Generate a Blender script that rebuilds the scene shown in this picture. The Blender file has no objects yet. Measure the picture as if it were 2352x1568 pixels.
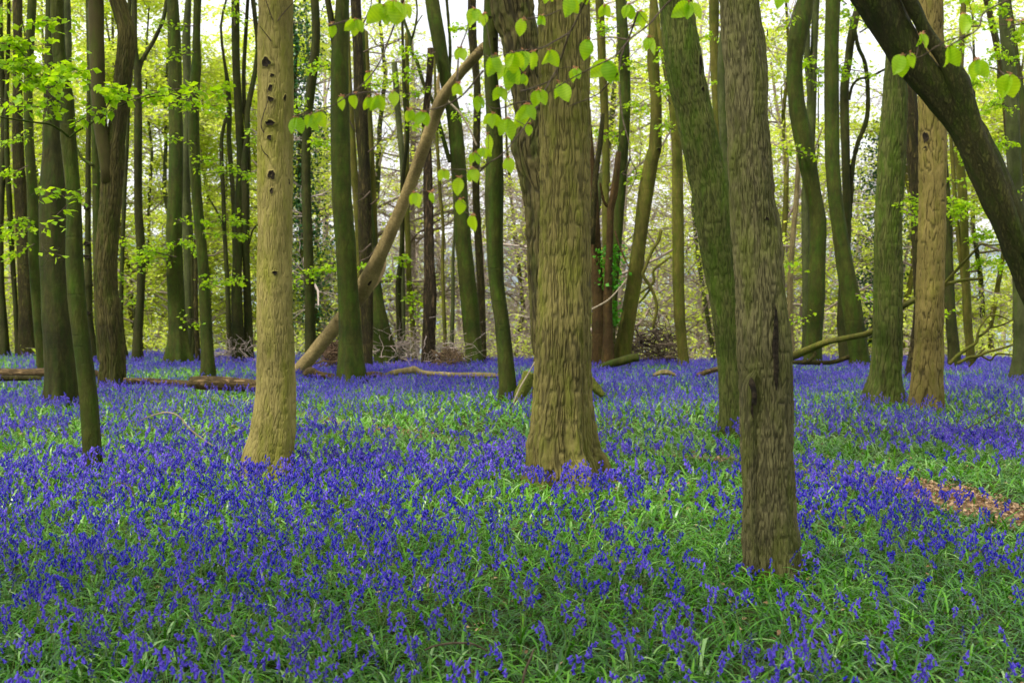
import bpy, math
import numpy as np
from mathutils import Vector
RS = np.random.RandomState
PI = math.pi
scene = bpy.context.scene
COL = scene.collection

# ------------------------------------------------------------------ camera
W0, H0, F0 = 2352.0, 1568.0, 2940.0
CAMZ, YH = 1.7, 715.0
PITCH = math.atan((H0/2-YH)/F0)
cp, sp_ = math.cos(PITCH), math.sin(PITCH)
cam = bpy.data.cameras.new('camera'); camo = bpy.data.objects.new('camera', cam); COL.objects.link(camo)
cam.sensor_width = 36.0; cam.lens = F0/W0*36.0; cam.clip_start = 0.1; cam.clip_end = 4000
camo.location = (0, 0, CAMZ); camo.rotation_euler = (PI/2-PITCH, 0, 0)
scene.camera = camo
cam.dof.use_dof = True; cam.dof.focus_distance = 9.5; cam.dof.aperture_fstop = 4.5

def pt(px, py, D):
    """a picture position on the vertical plane D metres in front"""
    a = (px-W0/2)/F0; b = (py-H0/2)/F0
    d = D/(cp - b*sp_)
    return np.array([a*d, D, CAMZ + d*(-sp_ - b*cp)])

def depth_of(y, eff=0.17):
    b = (y-H0/2)/F0
    return (CAMZ-eff)*(cp-b*sp_)/(sp_+b*cp)

# ------------------------------------------------------------------ noise + ground
def _h(ix, iy, s):
    n = (ix.astype(np.int64)*374761393 + iy.astype(np.int64)*668265263 + s*1442695041) & 0x7fffffff
    n = ((n ^ (n >> 13))*1274126177) & 0x7fffffff
    return ((n ^ (n >> 16)) & 0xffff)/65535.0
def vnoise(x, y, s=0):
    x = np.asarray(x, float); y = np.asarray(y, float)
    ix = np.floor(x); iy = np.floor(y); fx = x-ix; fy = y-iy
    fx = fx*fx*(3-2*fx); fy = fy*fy*(3-2*fy)
    a = _h(ix, iy, s); b = _h(ix+1, iy, s); c = _h(ix, iy+1, s); d = _h(ix+1, iy+1, s)
    return (a*(1-fx)+b*fx)*(1-fy) + (c*(1-fx)+d*fx)*fy
def fbm(x, y, s=0, o=3):
    v = 0; a = .5; t = 0
    for i in range(o):
        v = v + a*vnoise(np.asarray(x)*2**i, np.asarray(y)*2**i, s+i); t += a; a *= .5
    return v/t
def smooth(a, b, x):
    t = np.clip((np.asarray(x, float)-a)/(b-a), 0, 1); return t*t*(3-2*t)
def edge(x, y):
    u = np.asarray(x, float)/np.maximum(np.asarray(y, float), 1)*F0 + W0/2
    return 48 - 8*smooth(450, 950, u) + 1.5*smooth(1500, 2200, u)
def ground(x, y):
    x = np.asarray(x, float); y = np.asarray(y, float)
    z = 0.10*(fbm(x*.22+5, y*.22, 11, 2)-.5)
    e = np.maximum(y-edge(x, y), 0)
    drop = 0.16*e*e/(e+12)
    z = z - np.minimum(drop, 14+0*drop)
    z = z + 52*smooth(190, 620, y)*(.6+.5*fbm(x*.004+3, y*.004, 5, 2))
    return z
def pxg(px, py, eff=0.17):
    D = depth_of(py, eff); p = pt(px, py, D); p[2] = ground(p[0], p[1]); return p

# ------------------------------------------------------------------ mesh helpers
class MB:
    def __init__(s): s.V = []; s.Q = []; s.M = []; s.T = []; s.n = 0; s.S = []
    def add(s, V, Q, mat=0, tint=0.5, smooth_=True):
        V = np.asarray(V, np.float32).reshape(-1, 3); Q = np.asarray(Q, np.int64).reshape(-1, 4)
        s.V.append(V); s.Q.append(Q+s.n); s.n += len(V)
        s.M.append(np.full(len(Q), mat, np.int32)); s.S.append(np.full(len(Q), smooth_, bool))
        s.T.append(np.broadcast_to(np.asarray(tint, np.float32), (len(V),)) if np.ndim(tint) == 0 else np.asarray(tint, np.float32))
        return s
    def mesh(s, name, mats, origin=(0, 0, 0)):
        V = np.concatenate(s.V) - np.asarray(origin, np.float32); Q = np.concatenate(s.Q)
        me = bpy.data.meshes.new(name)
        me.vertices.add(len(V)); me.vertices.foreach_set('co', V.ravel().astype(np.float32))
        me.loops.add(Q.size); me.loops.foreach_set('vertex_index', Q.ravel().astype(np.int32))
        me.polygons.add(len(Q))
        me.polygons.foreach_set('loop_start', np.arange(0, Q.size, 4, dtype=np.int32))
        me.polygons.foreach_set('material_index', np.concatenate(s.M))
        me.polygons.foreach_set('use_smooth', np.concatenate(s.S))
        a = me.attributes.new('tint', 'FLOAT', 'POINT'); a.data.foreach_set('value', np.concatenate(s.T).astype(np.float32))
        for m in (mats if isinstance(mats, (list, tuple)) else [mats]): me.materials.append(m)
        me.update(calc_edges=True); me.validate()
        return me
    def obj(s, name, mats, parent=None, origin=(0, 0, 0)):
        o = bpy.data.objects.new(name, s.mesh(name, mats, origin)); COL.objects.link(o)
        if parent is not None: o.parent = parent
        else: o.location = origin
        return o
def tag(o, label=None, cat=None, group=None, kind=None):
    if label: o['label'] = label
    if cat: o['category'] = cat
    if group: o['group'] = group
    if kind: o['kind'] = kind
    return o
def empty(name, loc, label, cat, group=None):
    o = bpy.data.objects.new(name, None); COL.objects.link(o); o.location = tuple(float(c) for c in loc); o.empty_display_size = .2
    return tag(o, label, cat, group)

def ringquads(n, seg):
    i = np.arange(n-1)[:, None]; j = np.arange(seg)[None, :]; k = (j+1) % seg
    return np.stack([i*seg+j, i*seg+k, (i+1)*seg+k, (i+1)*seg+j], -1).reshape(-1, 4)
def frames(P):
    P = np.asarray(P, float); T = np.gradient(P, axis=0); T /= np.linalg.norm(T, axis=1)[:, None]+1e-9
    u = np.cross(T[0], [0, 1, 0.01]);
    if np.linalg.norm(u) < .1: u = np.cross(T[0], [1, 0, 0])
    U = []
    for t in T:
        u = u - t*np.dot(u, t); u /= np.linalg.norm(u)+1e-9; U.append(u)
    U = np.array(U); return T, U, np.cross(T, U)
def tube(P, R, seg, mod=None, cap=True):
    """P (n,3), R (n,), mod(theta, arclen)-> radius factor"""
    P = np.asarray(P, float); R = np.asarray(R, float)
    T, U, B = frames(P)
    if cap:
        e = R[-1]; P = np.vstack([P, P[-1]+T[-1]*e*.12, P[-1]+T[-1]*e*.15]); R = np.append(R, [R[-1]*.72, R[-1]*.02])
        P = np.vstack([P[0]-T[0]*R[0]*.15, P[0]-T[0]*R[0]*.12, P]); R = np.concatenate([[R[0]*.02, R[0]*.72], R])
        U = np.vstack([U[:1], U[:1], U, U[-1:], U[-1:]]); B = np.vstack([B[:1], B[:1], B, B[-1:], B[-1:]])
    th = np.arange(seg)*2*PI/seg
    s = np.concatenate([[0], np.cumsum(np.linalg.norm(np.diff(P, axis=0), axis=1))])
    rr = R[:, None]*np.ones(seg)
    if mod is not None: rr = rr*mod(th[None, :], s[:, None], P)
    V = P[:, None, :] + rr[..., None]*(np.cos(th)[None, :, None]*U[:, None, :] + np.sin(th)[None, :, None]*B[:, None, :])
    return V.reshape(-1, 3), ringquads(len(P), seg)
def catmull(N, step=None, k=8):
    N = np.asarray(N, float)
    if len(N) < 3:
        t = np.linspace(0, 1, k+1)[:, None]; return N[0]*(1-t)+N[-1]*t
    E = np.vstack([2*N[0]-N[1], N, 2*N[-1]-N[-2]]); out = []
    for i in range(1, len(E)-2):
        m = k if step is None else max(2, int(np.linalg.norm(E[i+1, :3]-E[i, :3])/step))
        t = np.arange(m)[:, None]/m
        a, b, c, d = E[i-1], E[i], E[i+1], E[i+2]
        out.append(.5*((2*b)+(-a+c)*t+(2*a-5*b+4*c-d)*t**2+(-a+3*b-3*c+d)*t**3))
    out.append(N[-1:]); return np.vstack(out)
def polytubes(P, R, seg):
    """many small tubes at once: P (n,k,3) R (n,k)"""
    n, k, _ = P.shape
    T = np.gradient(P, axis=1); T /= np.linalg.norm(T, axis=2, keepdims=True)+1e-9
    ref = np.where(np.abs(T[:, :1, 2:3]) < .8, np.array([0, 0, 1.]), np.array([1., 0, 0]))
    U = np.cross(T, np.broadcast_to(ref, T.shape)); U /= np.linalg.norm(U, axis=2, keepdims=True)+1e-9
    B = np.cross(T, U); th = np.arange(seg)*2*PI/seg
    V = P[:, :, None, :] + R[:, :, None, None]*(np.cos(th)[:, None]*U[:, :, None, :] + np.sin(th)[:, None]*B[:, :, None, :])
    q = ringquads(k, seg)
    Q = q[None] + (np.arange(n)*k*seg)[:, None, None]
    return V.reshape(-1, 3), Q.reshape(-1, 4)
def unit(v): return v/(np.linalg.norm(v, axis=-1, keepdims=True)+1e-9)
def grow(S, Dr, L, R, levels, rng, wob=.25, k=5):
    """level-by-level branching; returns list of (P,R) batches"""
    out = []
    for li in range(len(levels)+1):
        n = len(S); step = (L/(k-1))[:, None]
        P = np.zeros((n, k, 3)); P[:, 0] = S; d = Dr.copy()
        for j in range(1, k):
            d = unit(d + wob*rng.randn(n, 3)*np.array([1, 1, .7])); P[:, j] = P[:, j-1]+d*step
        Rr = R[:, None]*np.linspace(1, .45, k)[None]
        out.append((P, Rr))
        if li == len(levels): break
        m, lr, spread, up, t0 = levels[li]
        t = (t0+(1-t0)*rng.rand(n, m))*(k-1.001); i = t.astype(int); f = (t-i)[..., None]
        a = np.arange(n)[:, None]
        S2 = P[a, i]*(1-f)+P[a, i+1]*f; dd = unit(P[a, i+1]-P[a, i])
        rd = rng.randn(n, m, 3); rd[..., 2] *= .35
        D2 = unit(dd*.5 + unit(rd)*spread + np.array([0, 0, up]))
        L2 = L[:, None]*lr*(.6+.7*rng.rand(n, m)); R2 = Rr[a, i]*.55
        S, Dr, L, R = S2.reshape(-1, 3), D2.reshape(-1, 3), L2.reshape(-1), R2.reshape(-1)
    return out
def leafquads(C, size, rng, flat=.55, droop=.5, asp=.62):
    n = len(C); ax = rng.randn(n, 3); ax[:, 2] = ax[:, 2]*.3 - droop; ax = unit(ax)
    nr = rng.randn(n, 3)*(1-flat); nr[:, 2] += flat*1.6; sd = unit(np.cross(ax, nr)); nn = np.cross(sd, ax)
    s = (size*(.6+.7*rng.rand(n)))[:, None] if np.ndim(size) == 0 else size[:, None]
    b = C; mid = C+ax*s*.48; t = C+ax*s
    V = np.stack([b, mid+sd*s*asp*.5+nn*s*.08, t, mid-sd*s*asp*.5+nn*s*.08], 1)
    return V.reshape(-1, 3), np.arange(4*n).reshape(n, 4)

# ------------------------------------------------------------------ materials
def mat(name):
    m = bpy.data.materials.new(name); m.use_nodes = True; nt = m.node_tree; nt.nodes.clear()
    return m, nt, nt.nodes, nt.links
def N(nodes, t, **kw):
    n = nodes.new(t)
    for k, v in kw.items(): setattr(n, k, v)
    return n
def foliage_mat(name, ca, cb, trans=.45, rough=.5, spec=.3, tcol=1.35):
    m, nt, nd, lk = mat(name)
    at = N(nd, 'ShaderNodeAttribute'); at.attribute_name = 'tint'
    mx = N(nd, 'ShaderNodeMix', data_type='RGBA'); mx.inputs[6].default_value = (*ca, 1); mx.inputs[7].default_value = (*cb, 1)
    lk.new(at.outputs['Fac'], mx.inputs[0])
    p = N(nd, 'ShaderNodeBsdfPrincipled'); p.inputs['Roughness'].default_value = rough; p.inputs['Specular IOR Level'].default_value = spec
    lk.new(mx.outputs[2], p.inputs['Base Color'])
    t = N(nd, 'ShaderNodeBsdfTranslucent')
    g = N(nd, 'ShaderNodeMix', data_type='RGBA', blend_type='MULTIPLY'); g.inputs[0].default_value = 1
    g.inputs[7].default_value = (tcol, tcol*.95, tcol*.5, 1); lk.new(mx.outputs[2], g.inputs[6]); lk.new(g.outputs[2], t.inputs['Color'])
    s = N(nd, 'ShaderNodeMixShader'); s.inputs[0].default_value = trans
    lk.new(p.outputs[0], s.inputs[1]); lk.new(t.outputs[0], s.inputs[2])
    o = N(nd, 'ShaderNodeOutputMaterial'); lk.new(s.outputs[0], o.inputs[0]); return m
def plain(name, ca, cb, scale=20, rough=.8, bump=.3, stretch=1.0, spec=.2):
    m, nt, nd, lk = mat(name)
    tc = N(nd, 'ShaderNodeTexCoord'); mp = N(nd, 'ShaderNodeMapping'); mp.inputs['Scale'].default_value = (scale, scale, scale*stretch)
    lk.new(tc.outputs['Object'], mp.inputs[0])
    no = N(nd, 'ShaderNodeTexNoise'); no.inputs['Scale'].default_value = 1; no.inputs['Detail'].default_value = 5; lk.new(mp.outputs[0], no.inputs[0])
    rp = N(nd, 'ShaderNodeValToRGB'); rp.color_ramp.elements[0].position = .35; rp.color_ramp.elements[0].color = (*ca, 1)
    rp.color_ramp.elements[1].position = .68; rp.color_ramp.elements[1].color = (*cb, 1); lk.new(no.outputs[0], rp.inputs[0])
    p = N(nd, 'ShaderNodeBsdfPrincipled'); p.inputs['Roughness'].default_value = rough; p.inputs['Specular IOR Level'].default_value = spec
    lk.new(rp.outputs[0], p.inputs['Base Color'])
    b = N(nd, 'ShaderNodeBump'); b.inputs['Strength'].default_value = bump; b.inputs['Distance'].default_value = .02
    lk.new(no.outputs[0], b.inputs['Height']); lk.new(b.outputs[0], p.inputs['Normal'])
    o = N(nd, 'ShaderNodeOutputMaterial'); lk.new(p.outputs[0], o.inputs[0]); return m
def bark(name, base, light, moss, mossamt=.5, fur=14, vert=.12, bump=.8, dist=.03, rings=0.0, dark=.35, contrast=.5, crack=None, along=False, attr=False):
    """bark: vertical furrows, blotches of green algae, pale lichen, horizontal wrinkles"""
    m, nt, nd, lk = mat(name)
    tc = N(nd, 'ShaderNodeTexCoord')
    warp = N(nd, 'ShaderNodeTexNoise'); warp.inputs['Scale'].default_value = 3.0; warp.inputs['Detail'].default_value = 2
    lk.new(tc.outputs['Object'], warp.inputs[0])
    wv = N(nd, 'ShaderNodeVectorMath', operation='SCALE'); wv.inputs['Scale'].default_value = .10; lk.new(warp.outputs['Color'], wv.inputs[0])
    ad = N(nd, 'ShaderNodeVectorMath', operation='ADD'); lk.new(tc.outputs['Object'], ad.inputs[0]); lk.new(wv.outputs[0], ad.inputs[1])
    mp = N(nd, 'ShaderNodeMapping'); mp.inputs['Scale'].default_value = (fur*vert, fur, fur) if along else (fur, fur, fur*vert); lk.new(ad.outputs[0], mp.inputs[0])
    n1 = N(nd, 'ShaderNodeTexNoise'); n1.inputs['Scale'].default_value = 1.0; n1.inputs['Detail'].default_value = 7; n1.inputs['Roughness'].default_value = .6
    lk.new(mp.outputs[0], n1.inputs[0])
    sb = N(nd, 'ShaderNodeMath', operation='SUBTRACT'); sb.inputs[1].default_value = .5; lk.new(n1.outputs[0], sb.inputs[0])
    ab = N(nd, 'ShaderNodeMath', operation='ABSOLUTE'); lk.new(sb.outputs[0], ab.inputs[0])
    if contrast > .6:                       # elongated plates parted by an irregular net of fissures
        nw = N(nd, 'ShaderNodeTexNoise'); nw.inputs['Scale'].default_value = 1.3; nw.inputs['Detail'].default_value = 5; nw.inputs['Roughness'].default_value = .6; lk.new(mp.outputs[0], nw.inputs[0])
        ws = N(nd, 'ShaderNodeVectorMath', operation='SCALE'); ws.inputs['Scale'].default_value = 2.4; lk.new(nw.outputs['Color'], ws.inputs[0])
        wa = N(nd, 'ShaderNodeVectorMath', operation='ADD'); lk.new(mp.outputs[0], wa.inputs[0]); lk.new(ws.outputs[0], wa.inputs[1])
        ab = N(nd, 'ShaderNodeTexVoronoi'); ab.feature = 'DISTANCE_TO_EDGE'; ab.inputs['Scale'].default_value = 1.0; lk.new(wa.outputs[0], ab.inputs['Vector'])
    mr = N(nd, 'ShaderNodeMapRange'); mr.inputs[1].default_value = .0; mr.inputs[2].default_value = crack or (.22 if contrast > .6 else .14); lk.new(ab.outputs[0], mr.inputs[0])
    if attr:
        at_ = N(nd, 'ShaderNodeAttribute'); at_.attribute_name = 'tint'; mr = N(nd, 'ShaderNodeMapRange'); mr.inputs[1].default_value = .05; mr.inputs[2].default_value = .85; lk.new(at_.outputs['Fac'], mr.inputs[0])
    # fine grain
    n2 = N(nd, 'ShaderNodeTexNoise'); n2.inputs['Scale'].default_value = 60; n2.inputs['Detail'].default_value = 4; lk.new(tc.outputs['Object'], n2.inputs[0])
    # blotches
    mp3 = N(nd, 'ShaderNodeMapping'); mp3.inputs['Scale'].default_value = (5, 5, 1.2); lk.new(ad.outputs[0], mp3.inputs[0])
    n3 = N(nd, 'ShaderNodeTexNoise'); n3.inputs['Scale'].default_value = 1.3; n3.inputs['Detail'].default_value = 6; n3.inputs['Roughness'].default_value = .65; lk.new(mp3.outputs[0], n3.inputs[0])
    c1 = N(nd, 'ShaderNodeMix', data_type='RGBA'); c1.inputs[6].default_value = (*[c*dark for c in base], 1); c1.inputs[7].default_value = (*base, 1); lk.new(mr.outputs[0], c1.inputs[0])
    r3 = N(nd, 'ShaderNodeMapRange'); r3.inputs[1].default_value = .62-.3*mossamt; r3.inputs[2].default_value = .80-.3*mossamt; lk.new(n3.outputs[0], r3.inputs[0])
    mo = N(nd, 'ShaderNodeMix', data_type='RGBA'); mo.inputs[7].default_value = (*moss, 1); lk.new(c1.outputs[2], mo.inputs[6])
    mf = N(nd, 'ShaderNodeMath', operation='MULTIPLY'); mf.inputs[1].default_value = .85; lk.new(r3.outputs[0], mf.inputs[0])
    mf2 = N(nd, 'ShaderNodeMath', operation='MULTIPLY'); lk.new(mf.outputs[0], mf2.inputs[0])
    mk = N(nd, 'ShaderNodeMapRange'); mk.inputs[3].default_value = .8; mk.inputs[4].default_value = 1; lk.new(mr.outputs[0], mk.inputs[0]); lk.new(mk.outputs[0], mf2.inputs[1])
    lk.new(mf2.outputs[0], mo.inputs[0])
    # light flecks of lichen
    n4 = N(nd, 'ShaderNodeTexNoise'); n4.inputs['Scale'].default_value = 3.2; n4.inputs['Detail'].default_value = 8; n4.inputs['Roughness'].default_value = .7; lk.new(mp3.outputs[0], n4.inputs[0])
    r4 = N(nd, 'ShaderNodeMapRange'); r4.inputs[1].default_value = .55; r4.inputs[2].default_value = .75; lk.new(n4.outputs[0], r4.inputs[0])
    li = N(nd, 'ShaderNodeMix', data_type='RGBA'); li.inputs[7].default_value = (*light, 1); lk.new(mo.outputs[2], li.inputs[6])
    lf = N(nd, 'ShaderNodeMath', operation='MULTIPLY'); lf.inputs[1].default_value = .14 if attr else .28; lk.new(r4.outputs[0], lf.inputs[0]); lk.new(lf.outputs[0], li.inputs[0])
    last = li.outputs[2]
    # large tonal drift along the stem
    n6 = N(nd, 'ShaderNodeTexNoise'); n6.inputs['Scale'].default_value = 1.1; n6.inputs['Detail'].default_value = 3; lk.new(ad.outputs[0], n6.inputs[0])
    r6 = N(nd, 'ShaderNodeMapRange'); r6.inputs[1].default_value = .3; r6.inputs[2].default_value = .7; r6.inputs[3].default_value = .62; r6.inputs[4].default_value = 1.35; lk.new(n6.outputs[0], r6.inputs[0])
    dm = N(nd, 'ShaderNodeVectorMath', operation='SCALE'); lk.new(last, dm.inputs[0]); lk.new(r6.outputs[0], dm.inputs['Scale']); last = dm.outputs[0]
    mp7 = N(nd, 'ShaderNodeMapping'); mp7.inputs['Scale'].default_value = (max(fur*.35, 8), max(fur*.35, 8), max(fur*.35, 8)*max(vert, .12)*1.5); lk.new(ad.outputs[0], mp7.inputs[0])
    n7 = N(nd, 'ShaderNodeTexNoise'); n7.inputs['Scale'].default_value = 1.0; n7.inputs['Detail'].default_value = 9; n7.inputs['Roughness'].default_value = .72; lk.new(mp7.outputs[0], n7.inputs[0])
    r7 = N(nd, 'ShaderNodeMapRange'); r7.inputs[1].default_value = .3; r7.inputs[2].default_value = .7; r7.inputs[3].default_value = .78 if contrast > .6 else .68; r7.inputs[4].default_value = 1.22 if contrast > .6 else 1.35; lk.new(n7.outputs[0], r7.inputs[0])
    dm7 = N(nd, 'ShaderNodeVectorMath', operation='SCALE'); lk.new(last, dm7.inputs[0]); lk.new(r7.outputs[0], dm7.inputs['Scale']); last = dm7.outputs[0]
    hsum = N(nd, 'ShaderNodeMath', operation='MULTIPLY_ADD'); hsum.inputs[1].default_value = .18; lk.new(n2.outputs[0], hsum.inputs[0]); lk.new(mr.outputs[0], hsum.inputs[2])
    h = hsum.outputs[0]
    if rings > 0:
        mpr = N(nd, 'ShaderNodeMapping'); mpr.inputs['Scale'].default_value = (1.6, 1.6, 26); lk.new(ad.outputs[0], mpr.inputs[0])
        n5 = N(nd, 'ShaderNodeTexNoise'); n5.inputs['Scale'].default_value = 1; n5.inputs['Detail'].default_value = 3; lk.new(mpr.outputs[0], n5.inputs[0])
        r5 = N(nd, 'ShaderNodeMapRange'); r5.inputs[1].default_value = .60; r5.inputs[2].default_value = .72; lk.new(n5.outputs[0], r5.inputs[0])
        s5 = N(nd, 'ShaderNodeMath', operation='MULTIPLY_ADD'); s5.inputs[1].default_value = -rings; lk.new(r5.outputs[0], s5.inputs[0]); lk.new(h, s5.inputs[2]); h = s5.outputs[0]
        dk = N(nd, 'ShaderNodeMix', data_type='RGBA', blend_type='MULTIPLY'); dk.inputs[7].default_value = (.4, .4, .4, 1)
        lk.new(last, dk.inputs[6]); ff = N(nd, 'ShaderNodeMath', operation='MULTIPLY'); ff.inputs[1].default_value = rings*.9; lk.new(r5.outputs[0], ff.inputs[0]); lk.new(ff.outputs[0], dk.inputs[0]); last = dk.outputs[2]
    p = N(nd, 'ShaderNodeBsdfPrincipled'); p.inputs['Roughness'].default_value = .85; p.inputs['Specular IOR Level'].default_value = .18
    lk.new(last, p.inputs['Base Color'])
    b = N(nd, 'ShaderNodeBump'); b.inputs['Strength'].default_value = bump; b.inputs['Distance'].default_value = dist
    lk.new(h, b.inputs['Height']); lk.new(b.outputs[0], p.inputs['Normal'])
    o = N(nd, 'ShaderNodeOutputMaterial'); lk.new(p.outputs[0], o.inputs[0]); return m

BK = {
 'tan':   bark('bark_tan', (.26, .210, .066), (.36, .30, .14), (.160, .158, .018), .55, 46, .12, .9, .02, dark=.6),
 'ridge': bark('bark_ridged_olive', (.205, .170, .038), (.27, .235, .085), (.125, .135, .008), .6, 34, .06, 1.0, .09, dark=.80, contrast=.8, crack=.28),
 'ridgeD': bark('bark_ridged_dark', (.080, .062, .016), (.12, .10, .04), (.042, .048, .003), .5, 20, .10, 1.0, .06, dark=.25, contrast=.8, crack=.30),
 'plate': bark('bark_plated_grey', (.155, .137, .052), (.22, .20, .10), (.088, .100, .009), .55, 52, .30, 1.0, .07, dark=.84, contrast=.8, crack=.28),
 'lean':  bark('bark_leaning_olive', (.085, .088, .018), (.14, .14, .05), (.045, .076, .003), .62, 42, .14, 1.0, .07, dark=.80, contrast=.8, crack=.28),
 'arch':  bark('bark_arch_dark', (.055, .052, .013), (.09, .088, .032), (.032, .050, .002), .6, 30, .25, .8, .03, dark=.6, contrast=.8, crack=.2),
 'green': bark('bark_smooth_green', (.044, .050, .005), (.085, .092, .024), (.026, .054, .001), .6, 10, .3, .5, .015, rings=.4, dark=.7),
 'dark':  bark('bark_smooth_dark', (.036, .036, .006), (.065, .066, .018), (.020, .036, .001), .55, 10, .25, .5, .015, rings=.35, dark=.65),
 'brown': bark('bark_dark_brown', (.078, .064, .014), (.11, .095, .035), (.042, .052, .003), .5, 26, .10, 1.0, .04, dark=.35, contrast=.8, crack=.25),
 'red':   bark('bark_red_brown', (.062, .036, .009), (.09, .06, .02), (.034, .032, .003), .4, 12, .3, .6, .02, rings=.4, dark=.6),
 'olive': bark('bark_smooth_olive', (.105, .094, .014), (.15, .135, .045), (.056, .074, .003), .6, 11, .2, .5, .015, rings=.5, dark=.7),
 'tanR':   bark('bark_tan_fissured', (.235, .195, .060), (.32, .27, .12), (.145, .148, .016), .55, 40, .12, .5, .012, dark=.66, contrast=.8, attr=True),
 'ridgeR': bark('bark_ridged_deep', (.155, .130, .038), (.22, .19, .08), (.100, .108, .010), .5, 40, .08, .5, .012, dark=.40, contrast=.8, attr=True),
 'darkR':  bark('bark_furrowed_deep', (.075, .062, .020), (.11, .10, .045), (.042, .050, .006), .55, 30, .10, .5, .012, dark=.28, contrast=.8, attr=True),
 'plateR': bark('bark_plated_deep', (.105, .095, .038), (.16, .15, .08), (.064, .076, .009), .55, 60, .2, .5, .010, dark=.42, contrast=.8, attr=True),
 'leanR':  bark('bark_leaning_deep', (.088, .096, .022), (.14, .15, .06), (.046, .080, .004), .62, 50, .14, .5, .010, dark=.42, contrast=.8, attr=True),
 'brownR': bark('bark_brown_deep', (.062, .052, .013), (.095, .085, .035), (.036, .046, .003), .55, 34, .1, .5, .010, dark=.38, contrast=.8, attr=True),
 'crackR': bark('bark_cracked_deep', (.165, .128, .036), (.23, .19, .08), (.115, .105, .016), .5, 30, .2, .6, .012, dark=.30, contrast=.8, attr=True),
 'grey':  bark('bark_smooth_grey', (.062, .070, .022), (.10, .11, .055), (.038, .056, .005), .55, 10, .3, .5, .015, rings=.4, dark=.75),
 'pale':  bark('bark_pale', (.24, .19, .08), (.32, .28, .16), (.12, .12, .02), .35, 14, .12, .6, .02, dark=.6),
 'crack': bark('bark_cracked_brown', (.150, .110, .026), (.21, .165, .07), (.100, .085, .012), .45, 15, .28, 1.0, .06, dark=.65, contrast=.8, crack=.10),
 'fallen': bark('bark_fallen_tan', (.50, .37, .15), (.60, .48, .26), (.34, .26, .09), .4, 34, .5, .9, .025, dark=.55, contrast=.8, crack=.2),
 'log':   bark('bark_log', (.19, .125, .055), (.34, .24, .12), (.10, .085, .02), .35, 20, .10, 1.0, .03, dark=.35, contrast=.8, crack=.25, along=True),
 'snag':  bark('bark_rotten_snag', (.10, .066, .030), (.34, .25, .14), (.04, .035, .010), .45, 14, .12, 1.0, .05, dark=.15, contrast=.8, crack=.3),
}
M_hole = plain('rot_and_crevice_shade', (.005, .004, .002), (.028, .020, .010), 30, .95, .8)
M_twig = plain('twig_bark', (.05, .035, .02), (.12, .09, .06), 40, .8, .3)
M_twigpale = plain('dead_twig_pale', (.22, .17, .11), (.38, .32, .22), 30, .85, .3)
M_bare = foliage_mat('bare_twigs', (.20, .15, .125), (.46, .38, .33), 0.0, .8, .1)
M_split = plain('split_wood', (.30, .19, .08), (.50, .36, .18), 25, .8, .7, .2)
M_moss = plain('moss', (.05, .06, .008), (.14, .15, .02), 40, .95, 1.0)
M_leafnear = foliage_mat('beech_leaf_near', (.20, .42, .006), (.50, .66, .02), .55, .45, .35, 1.5)
M_leafmid = foliage_mat('beech_leaf_mid', (.19, .38, .006), (.40, .58, .015), .55, .5, .3, 1.45)
M_leaffar = foliage_mat('spring_leaf_far', (.38, .52, .03), (.68, .74, .16), .5, .6, .2, 1.5)
M_ivy = foliage_mat('ivy_leaf', (.012, .05, .012), (.03, .13, .02), .2, .4, .5)
M_syc = foliage_mat('young_leaf_bright', (.05, .22, .01), (.10, .36, .015), .45, .5, .3)
M_bud = plain('bud_scale', (.35, .14, .05), (.55, .28, .14), 60, .7, .2)
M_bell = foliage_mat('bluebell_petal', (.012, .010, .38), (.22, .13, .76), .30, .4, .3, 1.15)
M_bell.node_tree.nodes['Mix.001'].inputs[7].default_value = (1.1, 1.0, 1.25, 1)
M_budb = foliage_mat('bluebell_bud', (.03, .03, .22), (.06, .05, .32), .15, .5, .3)
M_stem = foliage_mat('bluebell_stem', (.10, .19, .03), (.16, .24, .06), .2, .5, .3)
M_blade = foliage_mat('bluebell_leaf', (.024, .11, .004), (.13, .31, .012), .30, .36, .7, 1.5)
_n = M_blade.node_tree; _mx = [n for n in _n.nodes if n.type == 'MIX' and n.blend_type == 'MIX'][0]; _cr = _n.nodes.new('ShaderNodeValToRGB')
_e = _cr.color_ramp.elements; _e[0].color = (.014, .085, .001, 1); _e[1].color = (.32, .50, .20, 1); _k = _e.new(.45); _k.color = (.060, .235, .003, 1); _k = _e.new(.75); _k.color = (.14, .37, .012, 1)  # palest stop puts the leaves' sky sheen into their colour
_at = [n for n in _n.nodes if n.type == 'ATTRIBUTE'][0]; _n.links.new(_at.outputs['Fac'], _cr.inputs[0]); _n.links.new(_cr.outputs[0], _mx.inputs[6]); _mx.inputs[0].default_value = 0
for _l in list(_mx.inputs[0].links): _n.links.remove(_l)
M_dead = foliage_mat('dead_beech_leaf', (.22, .12, .055), (.54, .36, .20), .15, .6, .3, 1.0)

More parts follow.
